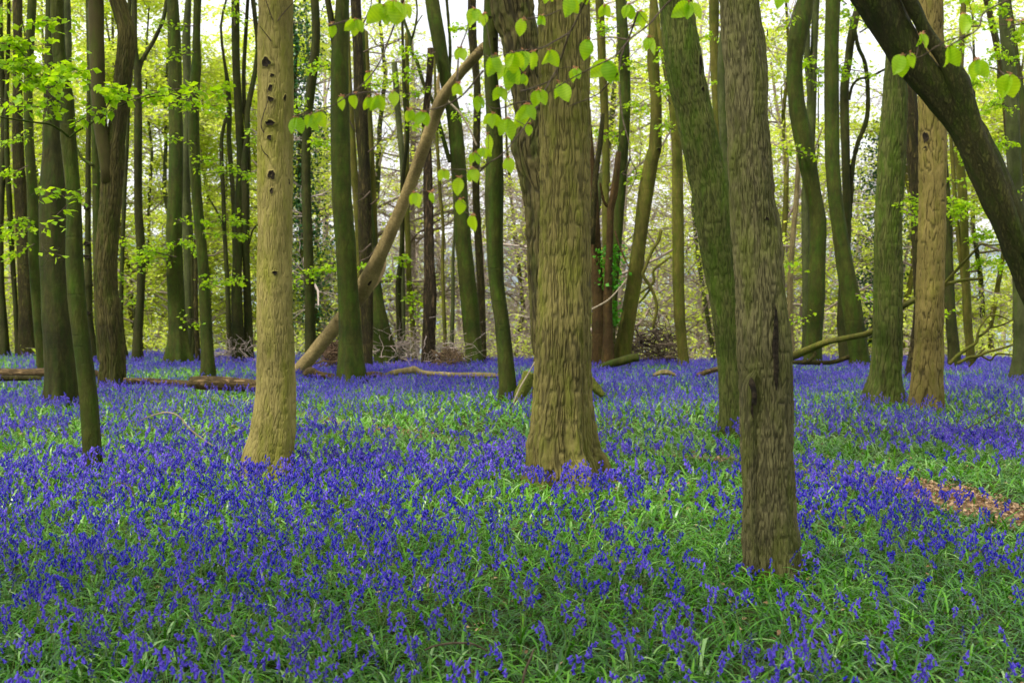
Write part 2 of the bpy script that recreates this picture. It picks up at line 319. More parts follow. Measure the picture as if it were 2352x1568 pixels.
# ------------------------------------------------------------------ world and sun
wd = bpy.data.worlds.new('World'); scene.world = wd; wd.use_nodes = True
nt = wd.node_tree; nt.nodes.clear(); lk = nt.links
SUN_EL, SUN_AZ = math.radians(52), math.radians(232)
sky = nt.nodes.new('ShaderNodeTexSky'); sky.sky_type = 'NISHITA'; sky.sun_disc = False
sky.sun_elevation = SUN_EL; sky.sun_rotation = SUN_AZ; sky.dust_density = 3.0; sky.air_density = 1.2
tcw = nt.nodes.new('ShaderNodeTexCoord'); nz = nt.nodes.new('ShaderNodeTexNoise'); nz.inputs['Scale'].default_value = 2.5; nz.inputs['Detail'].default_value = 5
lk.new(tcw.outputs['Generated'], nz.inputs[0])
cr = nt.nodes.new('ShaderNodeValToRGB'); cr.color_ramp.elements[0].color = (7.6, 7.7, 8.1, 1); cr.color_ramp.elements[1].color = (11.5, 11.5, 11.7, 1)
cr.color_ramp.elements[0].position = .3; cr.color_ramp.elements[1].position = .7
lk.new(nz.outputs[0], cr.inputs[0])
mxw = nt.nodes.new('ShaderNodeMix'); mxw.data_type = 'RGBA'; mxw.inputs[0].default_value = .85
lk.new(sky.outputs[0], mxw.inputs[6]); lk.new(cr.outputs[0], mxw.inputs[7])
bg = nt.nodes.new('ShaderNodeBackground'); bg.inputs[1].default_value = .10; lk.new(mxw.outputs[2], bg.inputs[0])
ow = nt.nodes.new('ShaderNodeOutputWorld'); lk.new(bg.outputs[0], ow.inputs[0])
sl = bpy.data.lights.new('sun', 'SUN'); sl.energy = 3.2; sl.angle = math.radians(8); sl.color = (1, .95, .86)
so = bpy.data.objects.new('sun', sl); COL.objects.link(so)
dv = Vector((math.sin(SUN_AZ)*math.cos(SUN_EL), math.cos(SUN_AZ)*math.cos(SUN_EL), math.sin(SUN_EL)))
so.rotation_euler = (dv).to_track_quat('Z', 'Y').to_euler(); so.location = (0, 0, 30)
vs = scene.view_settings; vs.view_transform = 'Standard'; vs.look = 'None'; vs.gamma = 1; vs.exposure = 0.72
scene.cycles.max_bounces = 6; scene.cycles.diffuse_bounces = 3; scene.cycles.transmission_bounces = 3; scene.cycles.use_denoising = True
scene.cycles.use_adaptive_sampling = True; scene.cycles.adaptive_threshold = .03

# ------------------------------------------------------------------ ground sheet
PATH = np.array([pxg(x, y, 0)[:2] for x, y in [(2620, 1262), (2352, 1196), (2230, 1160), (2137, 1128), (1945, 1098), (1700, 1060), (1450, 1036), (1200, 1022), (1016, 1010), (800, 975), (600, 938), (480, 905)]])
def path_dist(x, y):
    P = np.stack([x, y], -1); best = np.full(len(x), 1e9); side = np.zeros(len(x))
    for a, b in zip(PATH[:-1], PATH[1:]):
        d = b-a; L = np.dot(d, d); t = np.clip(((P-a)@d)/L, 0, 1); q = P-a-t[:, None]*d
        r = np.hypot(q[:, 0], q[:, 1]); s = np.sign(d[0]*q[:, 1]-d[1]*q[:, 0]); m = r < best
        best[m] = r[m]; side[m] = s[m]
    return best, -side      # + = beyond the path
def build_ground():
    ys = np.concatenate([[-60, -30, -12, -4], np.arange(0, 60, .6), np.arange(60, 120, 2.5), np.geomspace(120, 2500, 40)])
    us = np.linspace(-1, 1, 121)
    hw = np.maximum(np.abs(ys)*1.1, 0)+14
    X = us[None, :]*hw[:, None]; Y = np.broadcast_to(ys[:, None], X.shape)
    Z = ground(X, Y); Z = np.where(Y < 1.0, 0.0, Z)
    V = np.stack([X, Y, Z], -1).reshape(-1, 3); n, m = X.shape
    i = np.arange(n-1)[:, None]; j = np.arange(m-1)[None]
    Q = np.stack([i*m+j, i*m+j+1, (i+1)*m+j+1, (i+1)*m+j], -1).reshape(-1, 4)
    me, nt, nd, lk = mat('woodland_ground')
    tc = N(nd, 'ShaderNodeTexCoord'); no = N(nd, 'ShaderNodeTexNoise'); no.inputs['Scale'].default_value = 6; no.inputs['Detail'].default_value = 8; lk.new(tc.outputs['Object'], no.inputs[0])
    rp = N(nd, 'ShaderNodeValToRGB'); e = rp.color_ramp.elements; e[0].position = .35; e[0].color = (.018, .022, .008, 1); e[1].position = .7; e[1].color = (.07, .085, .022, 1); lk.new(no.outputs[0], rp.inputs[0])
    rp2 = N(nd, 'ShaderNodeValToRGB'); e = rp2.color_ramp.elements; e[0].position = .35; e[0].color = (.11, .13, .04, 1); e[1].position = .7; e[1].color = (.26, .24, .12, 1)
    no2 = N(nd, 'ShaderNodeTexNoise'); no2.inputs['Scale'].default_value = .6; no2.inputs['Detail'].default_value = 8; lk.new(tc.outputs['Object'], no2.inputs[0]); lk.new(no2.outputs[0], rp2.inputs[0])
    rp3 = N(nd, 'ShaderNodeValToRGB'); e = rp3.color_ramp.elements; e[0].position = .4; e[0].color = (.13, .17, .20, 1); e[1].position = .62; e[1].color = (.27, .33, .34, 1)  # far hill ramp: blue-grey haze put into the ground colour
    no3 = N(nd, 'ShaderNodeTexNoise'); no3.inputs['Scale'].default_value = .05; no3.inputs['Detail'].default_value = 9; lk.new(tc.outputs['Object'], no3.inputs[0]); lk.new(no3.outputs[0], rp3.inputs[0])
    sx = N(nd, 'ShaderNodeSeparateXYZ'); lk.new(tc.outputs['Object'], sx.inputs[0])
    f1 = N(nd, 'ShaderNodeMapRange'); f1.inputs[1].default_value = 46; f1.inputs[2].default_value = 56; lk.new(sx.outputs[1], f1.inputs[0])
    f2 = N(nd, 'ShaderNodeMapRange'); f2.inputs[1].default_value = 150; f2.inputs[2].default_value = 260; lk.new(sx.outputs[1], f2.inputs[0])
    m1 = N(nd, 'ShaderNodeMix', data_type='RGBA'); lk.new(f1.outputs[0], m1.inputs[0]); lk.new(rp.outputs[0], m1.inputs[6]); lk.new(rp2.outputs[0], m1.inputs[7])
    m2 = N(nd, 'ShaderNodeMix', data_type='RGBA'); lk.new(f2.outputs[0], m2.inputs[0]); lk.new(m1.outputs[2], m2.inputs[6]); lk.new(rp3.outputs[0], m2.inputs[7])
    p = N(nd, 'ShaderNodeBsdfPrincipled'); p.inputs['Roughness'].default_value = .95; p.inputs['Specular IOR Level'].default_value = .1; lk.new(m2.outputs[2], p.inputs['Base Color'])
    b = N(nd, 'ShaderNodeBump'); b.inputs['Strength'].default_value = .8; b.inputs['Distance'].default_value = .05; lk.new(no.outputs[0], b.inputs['Height']); lk.new(b.outputs[0], p.inputs['Normal'])
    o = N(nd, 'ShaderNodeOutputMaterial'); lk.new(p.outputs[0], o.inputs[0])
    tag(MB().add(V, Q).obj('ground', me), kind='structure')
build_ground()
def build_path():
    C = catmull(PATH, step=.35); T = unit(np.gradient(C, axis=0)); Nn = np.stack([-T[:, 1], T[:, 0]], -1)
    s = np.arange(len(C)); wl = .28+.15*np.array([vnoise(i*.23, 3, 1) for i in s]); wr = .28+.15*np.array([vnoise(i*.23, 9, 2) for i in s])
    rows = []
    for f in (-1, -.5, 0, .5, 1):
        q = C + Nn*(f*np.where(f < 0, wl, wr))[:, None]; rows.append(np.stack([q[:, 0], q[:, 1], ground(q[:, 0], q[:, 1])+.012], -1))
    V = np.stack(rows, 1); n, m = V.shape[:2]; i = np.arange(n-1)[:, None]; j = np.arange(m-1)[None]
    Q = np.stack([i*m+j, i*m+j+1, (i+1)*m+j+1, (i+1)*m+j], -1).reshape(-1, 4)
    tag(MB().add(V, Q).obj('path', plain('path_litter', (.06, .035, .02), (.24, .14, .08), 26, .9, .8)), kind='structure')
build_path()

# ------------------------------------------------------------------ trees
TREES = []; TRUNKS = []
def stem_geo(nodes, D, seed, seg, grow_up=3.0, root=True, flute=.05, depthwob=.03, tops=True, lobes=5, flare=.35, noext=False, lump=.045, relief=None):
    rng = RS(seed); pts = []
    for (y, x, w) in nodes:
        p = pt(x, y, D); pts.append([p[0], p[1], p[2], w/2/F0*D])
    A = np.array(pts)
    if root:                                   # run the stem on down into the soil
        gz = float(ground(A[-1, 0], A[-1, 1])); dn = A[-1, 2]-gz
        dx = (A[-1, 0]-A[-2, 0])/max(.05, A[-2, 2]-A[-1, 2])
        A = np.vstack([A, [A[-1, 0]+dx*dn*.6, D, gz-.12, A[-1, 3]*1.08]]) if dn > -.1 else A
    if tops and not noext:
        s = unit(A[0, :3]-A[1, :3]); l0 = np.linalg.norm(A[0, :3]-A[1, :3]); ds = [q for q in (l0, 2.2*l0, 4*l0, 7*l0, 11*l0) if q < grow_up*.8]+[grow_up]
        A = np.vstack([[np.append(A[0, :3]+s*q, A[0, 3]*(1-.2*q/grow_up)) for q in ds[::-1]], A])
    C = catmull(A, step=max(.07, .012*D) if relief is None else max(.018, .0016*D)); P = C[:, :3].copy(); R = C[:, 3].copy()
    t = np.gradient(P, axis=0); t = unit(t); R = R*np.clip(np.abs(t[:, 2])**.9, .35, 1)
    P[:, 1] += depthwob*D*.1*np.sin(P[:, 2]*rng.uniform(.4, .9)+rng.rand()*6)*np.clip((P[:, 2]-.3), 0, 1)
    ph = rng.rand(12)*6.28; om = rng.randn(12)*.9; zb = float(ground(A[-1, 0], A[-1, 1]))
    store = {}
    def mod(th, s, Pp):
        v = 1 + 0*th*s
        if relief is not None:
            amp, K, fz, wid = relief; tp = np.mod(th+PI/2, 2*PI)*K/(2*PI)+0*s; z = s*fz+0*th
            tp = tp + 1.3*(vnoise(tp*.35, z*.5, seed)-.5) + .8*(vnoise(tp*.9, z*1.6, seed+1)-.5)
            n = np.abs(2*vnoise(tp, z, seed+2)-1); n2 = np.abs(2*vnoise(tp*1.9+7, z*1.8, seed+3)-1)
            hgt = smooth(0, wid, n)*(.55+.45*smooth(0, wid*1.2, n2)); hgt = hgt*(.8+.4*vnoise(tp*3, z*5, seed+4)); store['h'] = hgt
            v = v - amp/float(np.mean(R))*(1-hgt)
        for k in range(2, 8): v = v + flute/ k**.7 * np.sin(k*th+ph[k]+om[k]*s)*.8
        v = v + flute*.5*np.sin(3*th+ph[1]+s*5*om[1])*np.sin(s*3.1+ph[0])
        f = 3.5; v = v + lump*((vnoise(f*np.cos(th)+10+0*s, s*7+seed)+vnoise(f*np.sin(th)+20+0*s, s*7+5+seed)-1) + .6*(vnoise(3*f*np.cos(th)+30+0*s, s*22+seed)+vnoise(3*f*np.sin(th)+40+0*s, s*22+3)-1))
        h = (Pp[:, 2]-zb)[:, None] if len(Pp) else 0
        if root and flare > 0:
            lob = np.maximum(0, np.sin(lobes*th+ph[9])+.5*np.sin((lobes-2)*th+ph[10]))
            v = v + flare*np.exp(-np.maximum(h, 0)/(.16+.9*A[-1, 3]))*(lob-.35)
        return v
    V, Q = tube(P, R, seg, mod)
    stem_geo.last = store.get('h')
    return V, Q, P, R
class Tree:
    def __init__(s, name, label, nodes, bk, D=None, seed=None, cat='tree', group='beech trees in the bluebell wood', **kw):
        s.nodes = nodes; s.D = D or depth_of(nodes[-1][0]); s.seed = seed or (len(TREES)*7+13)
        w = max(n[2] for n in nodes); seg = int(np.clip(w*.7, 12, 96)) if kw.get('relief') is None else 420
        V, Q, P, R = stem_geo(nodes, s.D, s.seed, seg, **kw); s.TV = V; tint = .5 if stem_geo.last is None else np.clip(stem_geo.last, 0, 1).reshape(-1)
        s.P, s.R = P, R; s.base = np.array([P[-1, 0], P[-1, 1], float(ground(P[-1, 0], P[-1, 1]))])
        s.root = empty(name, s.base, label, cat, group); s.bk = bk
        s.trunk = MB().add(V, Q, 0, tint).obj('trunk', BK[bk], s.root, s.base)
        TREES.append(s); TRUNKS.append((s.base[0], s.base[1], R[-1]*1.15))
    def surf(s, px, py, D=None):
        p = pt(px, py, s.D); i = np.argmin(np.abs(s.P[:, 2]-p[2])+.2*np.abs(s.P[:, 0]-p[0])); c = s.P[i]; r = s.R[i]
        dx = np.clip(p[0]-c[0], -r*.97, r*.97); F_ = s.TV[s.TV[:, 1] < c[1]-.15*r]; j = np.argmin((F_[:, 0]-p[0])**2+(F_[:, 2]-p[2])**2); p[1] = F_[j, 1]; n = np.array([dx, p[1]-c[1], 0]); return p, unit(n)
    def stem(s, nodes, dy=0, bk=None, name='stem', **kw):
        kw.setdefault('root', False)
        V, Q, P, R = stem_geo(nodes, s.D+dy, s.seed+99+len(nodes), int(np.clip(max(n[2] for n in nodes)*.7, 8, 48)) if kw.get('relief') is None else 200, **kw)
        MB().add(V, Q, 0, .5 if stem_geo.last is None else np.clip(stem_geo.last, 0, 1).reshape(-1)).obj(name, BK[bk or s.bk], s.root, s.base); return s
    def limb(s, pts, w0, w1, dy=0, dy1=0, bk=None, name='branch', twigs=0, mat_=None, tl=.25):
        rng = RS(int(pts[0][0]*3+pts[0][1])); n = len(pts)
        A = np.array([np.append(pt(x, y, s.D+dy+(dy1-dy)*i/(n-1)), (w0+(w1-w0)*i/(n-1))/2/F0*s.D) for i, (x, y) in enumerate(pts)])
        C = catmull(A, k=8); mb = MB(); C[:, 3] *= 1+.12*rng.randn(len(C))*np.linspace(.3, 1, len(C))
        V, Q = tube(C[:, :3], np.maximum(C[:, 3], .0015), 8); mb.add(V, Q)
        if twigs:
            i = rng.randint(len(C)//4, len(C), twigs); t = unit(np.gradient(C[:, :3], axis=0))[i]
            L = tl*(.5+rng.rand(twigs)); g = grow(C[i, :3], unit(t+.8*rng.randn(twigs, 3)), L, np.maximum(C[i, 3]*.35, .002), [(3, .6, .8, .1, .2)], rng)
            for P_, R_ in g: mb.add(*polytubes(P_, R_, 3))
        mb.obj(name, mat_ or BK[bk or s.bk], s.root, s.base); return s
    def spray(s, pts, n, leaf=9, dy=-.5, spread=14, m=None, wtw=3.0, lay=.35):
        """a leafy bough: twig through pts, side twigs, leaves"""
        m = m or M_leafmid
        rng = RS(int(pts[0][0]*5+pts[0][1]*3+n)); k = s.D/F0
        D0 = s.D+dy
        A = np.array([pt(x, y, D0) for x, y in pts]); C = catmull(A, k=6) if len(A) > 2 else catmull(A, k=10)
        C[:, 1] += np.linspace(0, rng.uniform(-.5, .2), len(C))
        mb = MB(); R = np.linspace(wtw, .8, len(C))/2*k; mb.add(*tube(C, R, 5, cap=False), 0)
        q = max(3, int(len(C)*.9)); i = rng.randint(1, len(C), q); t = unit(np.gradient(C, axis=0))[i]
        sp = spread*k; d = unit(t*.5+rng.randn(q, 3)*np.array([.7, .9, lay]))
        g = grow(C[i], d, sp*1.6*(.5+rng.rand(q)), np.full(q, .9/2*k), [(3, .6, .8, .0, .2)], rng)
        allp = [C]
        for P_, R_ in g: mb.add(*polytubes(P_, R_, 3), 0); allp.append(P_.reshape(-1, 3))
        L = np.concatenate(allp); c = L[rng.randint(0, len(L), n)] + rng.randn(n, 3)*sp*np.array([.3, .3, .18])
        b = mb.obj('branch', M_twig, s.root, s.base)
        lb = MB(); V, Q = leafquads(c, leaf*k*(.7+.6*rng.rand(n)), rng, .5, .45, .7); lb.add(V, Q, 0, np.repeat(rng.rand(n), 4), False)
        lb.obj('foliage', m, b); b.children[0].location = (0, 0, 0)
        me = b.children[0].data; co = np.zeros(len(me.vertices)*3, np.float32); me.vertices.foreach_get('co', co)
        me.vertices.foreach_set('co', (co.reshape(-1, 3)-s.base.astype(np.float32)).ravel()); me.update(); return s
    def knot(s, px, py, w, h, mat_=None, push=0):
        p, n = s.surf(px, py); p[1] -= push; k = s.D/F0; w *= k/2; h *= k/2; rng = RS(int(px+py))
        side = unit(np.cross([0, 0, 1.], n)); rr = 16; rings = [(1.45, -.08), (1.22, .20), (1.02, .42), (.80, .40), (.55, .26), (.25, .16), (.02, .14)]
        V = []
        jit = 1+.13*np.sin(np.arange(rr)*2*PI/rr*3+rng.rand()*6)+.1*np.sin(np.arange(rr)*2*PI/rr*2+rng.rand()*6)+.16*rng.randn(rr)
        for (a, o_) in rings:
            for j in range(rr):
                t = j*2*PI/rr; V.append(p + side*math.cos(t)*w*a*jit[j] + np.array([0, 0, 1])*math.sin(t)*h*a*jit[j] + n*o_*w*.9)
        mb = MB(); V = np.array(V); q = ringquads(len(rings), rr); mb.add(V, q[:2*rr], 0); mb.M[-1][:] = 0
        mb.n = len(V); mb.Q.append(q[2*rr:]); mb.V.append(np.zeros((0, 3), np.float32)); mb.T.append(np.zeros(0, np.float32)); mb.M.append(np.full(len(q)-2*rr, 1, np.int32)); mb.S.append(np.ones(len(q)-2*rr, bool))
        mb.obj('knot', [BK[s.bk], M_hole] if mat_ is None else [mat_, M_hole], s.root, s.base); return s

def ivy(tree, x, y0, y1, w, n, leaf=5, m=None, name='ivy'):
    rng = RS(int(x+y0)); k = tree.D/F0; z = rng.rand(n)
    c = np.array([pt(x+rng.randn()*w*.35, y0+(y1-y0)*t, tree.D+rng.randn()*w*.35*k-.05) for t in z]); lb = MB()
    V, Q = leafquads(c, leaf*k*(.7+.6*rng.rand(n)), rng, .1, .8, .9); lb.add(V, Q, 0, np.repeat(rng.rand(n), 4), False)
    lb.obj(name, m or M_ivy, tree.root, tree.base)

exec_trees = True
# --- left third
T1 = Tree('beech_tree', 'dark trunk cut off by the left edge of the picture', [(0, 3, 12), (230, 5, 13), (448, 4, 15), (680, 5, 14), (770, 8, 20), (806, 10, 25)], 'dark', 47)
T2b = Tree('beech_tree', 'very thin dark stem just left of a broad dark trunk, near the left edge', [(0, 17, 8), (200, 17, 10), (448, 21, 13), (591, 25, 12), (734, 37, 11), (803, 41, 12)], 'dark', 47)
T2 = Tree('beech_tree', 'broad dark brown trunk rising behind the tan log, near the left edge', [(0, 40, 21), (172, 44, 19), (343, 42, 26), (448, 45, 28), (600, 54, 32), (734, 61, 33), (806, 66, 42)], 'brown', 47)
T3 = Tree('beech_tree', 'moss green slim trunk bowing right beside the darkest big trunk on the left', [(0, 72, 20), (172, 62, 20), (300, 63, 21), (448, 73, 25), (591, 80, 27), (734, 90, 22), (850, 99, 26)], 'green')
T5b = Tree('beech_tree', 'grey green upper trunk showing behind the slender foreground tree at upper left', [(0, 151, 19), (100, 155, 20), (200, 156, 18), (448, 142, 20), (822, 140, 20)], 'grey', 44)
T4 = Tree('beech_tree', 'massive dark trunk with a blackened foot and green streak, left of the picture', [(0, 114, 24), (229, 116, 36), (372, 119, 48), (448, 121, 58), (563, 121, 58), (734, 132, 64), (849, 139, 72), (912, 141, 86)], 'dark')
T5 = Tree('beech_tree', 'slender grey green foreground trunk with leafy boughs, nearest tree on the left', [(0, 128, 30), (86, 130, 30), (143, 135, 30), (229, 150, 33), (315, 154, 36), (448, 167, 32), (563, 169, 37), (677, 175, 39), (791, 188, 38), (897, 202, 40), (1045, 213, 43)], 'green', flare=.1)
T8 = Tree('beech_tree', 'thin knobbly dark stem directly left of the forked brown trunk', [(0, 198, 9), (172, 203, 10), (372, 204, 12), (448, 205, 13), (563, 205, 14), (640, 205, 19), (655, 204, 23), (670, 206, 17), (734, 206, 17), (818, 215, 21)], 'dark', 42)
for y, x in [(478, 203), (560, 204), (590, 205), (718, 206)]: T8.knot(x, y, 13, 8)
T7 = Tree('beech_tree', 'thin green stem half hidden behind the left side of the forked brown trunk', [(250, 214, 14), (448, 219, 19), (591, 221, 16), (734, 225, 12), (830, 232, 15)], 'green', 39).limb([(214, 380), (190, 365), (172, 335)], 9, 5)
T6 = Tree('beech_tree', 'stout ridged brown trunk dividing into two big stems above head height, on the left', [(0, 270, 38), (43, 283, 39), (86, 291, 42), (172, 282, 41), (286, 268, 40), (372, 257, 50), (448, 253, 48), (563, 245, 50), (648, 243, 53), (734, 253, 57), (820, 261, 57), (877, 259, 62)], 'brownR', relief=(.012, 62, 5, .42)).stem([(0, 220, 35), (172, 227, 33), (286, 233, 31), (350, 243, 30), (420, 249, 26)], noext=False)
T9 = Tree('beech_tree', 'thin dark sapling just right of the forked brown trunk', [(0, 300, 8), (280, 292, 8), (448, 284, 10), (734, 281, 10), (815, 290, 10)], 'dark', 44)
T10 = Tree('beech_tree', 'solitary sinuous dark trunk with a side fork, standing against bright green leaves', [(0, 308, 13), (115, 311, 13), (172, 318, 17), (286, 320, 18), (448, 318, 18), (520, 320, 20), (591, 323, 20), (677, 321, 18), (763, 315, 21), (819, 315, 25)], 'dark', 41).stem([(0, 380, 9), (45, 372, 10), (95, 350, 11), (143, 323, 12), (175, 318, 12)])
T12 = Tree('beech_tree', 'pale grey trunk partly hidden between two straight green trunks', [(0, 433, 14), (86, 426, 20), (172, 428, 18), (286, 430, 18), (448, 429, 21), (563, 432, 24), (700, 430, 22), (822, 430, 20)], 'grey', 43)
T13 = Tree('beech_tree', 'thin green stem directly right of the spreading root foot', [(350, 430, 9), (500, 436, 10), (600, 441, 11), (700, 441, 12), (817, 442, 14)], 'dark', 43, noext=True)
T11 = Tree('beech_tree', 'tall straight dark green trunk with a widely flared root foot', [(0, 395, 27), (86, 398, 30), (229, 402, 30), (343, 406, 31), (448, 405, 34), (563, 401, 38), (706, 404, 38), (791, 409, 46), (831, 411, 56)], 'green', flare=.6)
T14 = Tree('beech_tree', 'thinnest of the three stems standing between the two straight green trunks', [(300, 447, 7), (560, 449, 9), (700, 452, 10), (825, 455, 12)], 'brown', 40)
T15 = Tree('beech_tree', 'straight green trunk leaning slightly, with its foot just behind the thick bark covered log', [(0, 454, 18), (86, 453, 17), (157, 453, 23), (229, 448, 24), (343, 448, 25), (448, 452, 23), (591, 464, 25), (706, 469, 27), (820, 477, 30), (864, 480, 34)], 'green')
T17 = Tree('beech_tree', 'wiry crooked dark sapling left of the clump of three stems', [(0, 521, 5), (63, 509, 6), (143, 517, 7), (186, 523, 10), (257, 526, 12), (315, 524, 11), (386, 529, 11), (470, 536, 11), (600, 541, 10), (812, 546, 12)], 'dark', 44)
T17c = Tree('beech_tree', 'thin dark stem with a steep side branch, left of the clump of three stems', [(265, 521, 8), (315, 509, 9), (372, 508, 10), (448, 511, 10), (534, 514, 10), (648, 522, 11), (734, 526, 12), (810, 529, 13)], 'dark', 42.5, noext=True).limb([(513, 525), (500, 490), (480, 455)], 6, 3)
T18 = Tree('beech_tree', 'clump of three dark stems fused at the foot, left of the pale knotted trunk', [(0, 543, 19), (143, 543, 18), (257, 547, 18), (372, 552, 20), (448, 550, 22), (563, 547, 21), (677, 545, 25), (806, 549, 30)], 'dark', 40)
T18.stem([(0, 580, 11), (114, 590, 10), (200, 578, 12), (257, 568, 13), (315, 569, 14), (372, 563, 16), (448, 566, 18), (563, 566, 16), (677, 567, 18), (806, 571, 22)], dy=.1, root=True)
T18.stem([(0, 568, 8), (86, 562, 9), (172, 558, 9), (257, 562, 9), (315, 570, 9), (400, 574, 9)], dy=.2).limb([(572, 560), (580, 530), (592, 515)], 5, 4)
T20 = Tree('beech_tree', 'pale tan trunk with a line of dark knot holes and a sideways swept foot', [(0, 634, 77), (250, 634, 79), (500, 633, 77), (700, 632, 80), (800, 634, 85), (880, 635, 91), (940, 633, 98), (1000, 627, 106), (1050, 619, 113)], 'tanR', 12.9, flare=.2, flute=.035, lump=.035, relief=(.0045, 84, 12, .25))
for x, y, w, h in [(622, 153, 22, 22), (634, 182, 9, 9), (630, 212, 10, 14), (631, 236, 13, 12), (660, 232, 8, 13), (629, 290, 18, 16), (628, 322, 11, 12), (633, 407, 16, 19), (633, 442, 8, 14), (668, 420, 6, 11), (640, 628, 12, 10)]: T20.knot(x, y, w, h)
for pts in ([(632, 60), (622, 35), (612, 5), (600, -25)], [(632, 60), (645, 38), (668, 12), (690, -10)], [(630, 105), (612, 80), (596, 60)], [(615, 320), (600, 290), (605, 262), (614, 235), (614, 205)], [(620, 362), (606, 350), (598, 332)]):
    T20.limb(pts, 3, 1.2, -.16, -.35, mat_=M_twig)
T21 = Tree('beech_tree', 'slender dark trunk bending back at the top, just right of the pale knotted trunk', [(0, 724, 19), (86, 727, 19), (172, 717, 22), (257, 707, 20), (343, 702, 20), (448, 704, 21), (563, 709, 22), (677, 712, 23), (800, 713, 26)], 'dark', 38)
T22 = Tree('beech_tree', 'broad mossy green trunk standing in front of the foot of the broken leaning trunk', [(0, 786, 30), (60, 783, 34), (143, 779, 42), (257, 781, 42), (448, 786, 45), (563, 795, 47), (706, 801, 49), (791, 805, 55), (840, 807, 62), (868, 808, 68)], 'green', 29.5, flare=.3).stem([(0, 752, 14), (60, 762, 16), (110, 768, 15), (150, 772, 13), (210, 776, 10)], bk='dark')
T23b = Tree('beech_tree', 'pale green trunk half hidden behind the rough dark ivy speckled trunk', [(180, 804, 10), (286, 808, 15), (400, 813, 18), (500, 822, 18), (822, 830, 18)], 'olive', 41)
T23 = Tree('oak_tree', 'rough barked dark brown trunk crossed by the broken leaning trunk', [(0, 816, 24), (143, 823, 23), (257, 829, 30), (372, 837, 25), (448, 838, 30), (563, 839, 31), (706, 842, 29), (824, 845, 22)], 'ridgeD', 37)
for pts in ([(850, 440), (835, 455), (820, 462)], [(852, 560), (835, 575), (824, 580)], [(852, 470), (868, 455), (872, 430)], [(828, 600), (850, 588), (868, 560)], [(846, 350), (868, 330), (890, 300)], [(815, 300), (800, 270), (795, 230)], [(835, 120), (862, 108), (900, 100), (930, 85)], [(832, 60), (850, 20), (855, -10)]):
    T23.limb(pts, 4, 1.5, -.2, -.5, mat_=M_twig, twigs=5)
T24 = Tree('beech_tree', 'dark green trunk leaning left, foot spreading right, behind the broken leaning trunk', [(300, 838, 16), (450, 842, 22), (580, 852, 28), (650, 860, 30), (706, 867, 33), (763, 877, 42), (822, 888, 56)], 'green', 38.5, flare=.3).stem([(300, 850, 12), (560, 862, 14), (700, 858, 14), (822, 866, 16)], dy=.3, root=True, bk='olive')
T29 = Tree('dead_tree', 'broken topped thin dead trunk right of the broken leaning trunk', [(143, 905, 13), (200, 909, 14), (286, 916, 14), (343, 922, 13), (410, 925, 11), (600, 925, 10), (815, 926, 10)], 'grey', 43, noext=True)
T30 = Tree('beech_tree', 'thin upright grey green stem left of two other thin stems beneath the broken leaning trunk', [(0, 922, 6), (140, 926, 7), (200, 928, 8), (243, 931, 10), (315, 937, 9), (386, 929, 9), (430, 925, 10), (500, 925, 10), (590, 922, 10), (650, 915, 13), (734, 916, 13), (820, 921, 14)], 'dark', 40)
T31 = Tree('beech_tree', 'thin straight olive stem between the thin grey stem and the rotten dead trunk', [(300, 934, 12), (448, 933, 13), (563, 938, 13), (648, 940, 13), (734, 947, 12), (823, 952, 15)], 'olive', 40)
T28 = Tree('dead_tree', 'rotten dead trunk patched with bare tan wood, right of the broken leaning trunk', [(110, 990, 14), (150, 988, 14), (200, 984, 15), (280, 976, 15), (343, 981, 19), (448, 983, 23), (591, 986, 25), (677, 988, 30), (763, 985, 27), (828, 984, 32)], 'snag', 38, flute=.16, noext=True)
T33 = Tree('beech_tree', 'very thin wavering stem right of the rotten dead trunk', [(200, 1000, 6), (290, 1003, 7), (448, 1011, 8), (520, 1018, 7), (591, 1016, 8), (706, 1019, 9), (808, 1024, 10)], 'olive', 42)
T34 = Tree('beech_tree', 'short thin grey sapling left of the tall trunk that leans left', [(560, 1042, 6), (600, 1040, 8), (700, 1040, 9), (812, 1037, 11)], 'grey', 43)
T26 = Tree('beech_tree', 'tall green trunk leaning left, crossed by the upper half of the broken trunk', [(0, 992, 31), (86, 1007, 33), (172, 1022, 30), (257, 1041, 33), (343, 1050, 35), (448, 1057, 35), (563, 1065, 38), (677, 1077, 41), (791, 1087, 41), (828, 1089, 44)], 'green', 38.5)
T26.limb([(1034, 372), (1027, 350), (1010, 290), (995, 237), (975, 198), (957, 140), (944, 118), (941, 86), (927, 40), (925, -10)], 11, 6, 0, .6)
T26.limb([(942, 100), (952, 70), (958, 30), (955, -10)], 6, 4, .5, .9).limb([(943, 95), (955, 60), (970, 35)], 4, 2, .5, .6).limb([(1030, 200), (1034, 120), (1031, 60), (1025, -10)], 8, 6, .3, .6)
T27b = Tree('beech_tree', 'narrow brown green trunk between the left leaning trunk and the next green trunk', [(0, 1084, 18), (86, 1085, 19), (200, 1096, 16), (343, 1094, 17), (448, 1093, 17), (563, 1099, 18), (650, 1104, 18), (734, 1108, 16), (825, 1110, 16)], 'brown', 40)
ivy(T27b, 1098, 175, 262, 11, 70, 7, M_leafmid)
T27 = Tree('beech_tree', 'green trunk against which the top of the broken trunk rests, foot blackened on one side', [(0, 1127, 29), (86, 1127, 34), (200, 1129, 31), (315, 1136, 36), (448, 1135, 41), (534, 1136, 38), (648, 1140, 34), (734, 1153, 34), (820, 1161, 36), (897, 1168, 40)], 'green', 24)
T27.knot(1125, 45, 8, 7).knot(1135, 95, 8, 7)
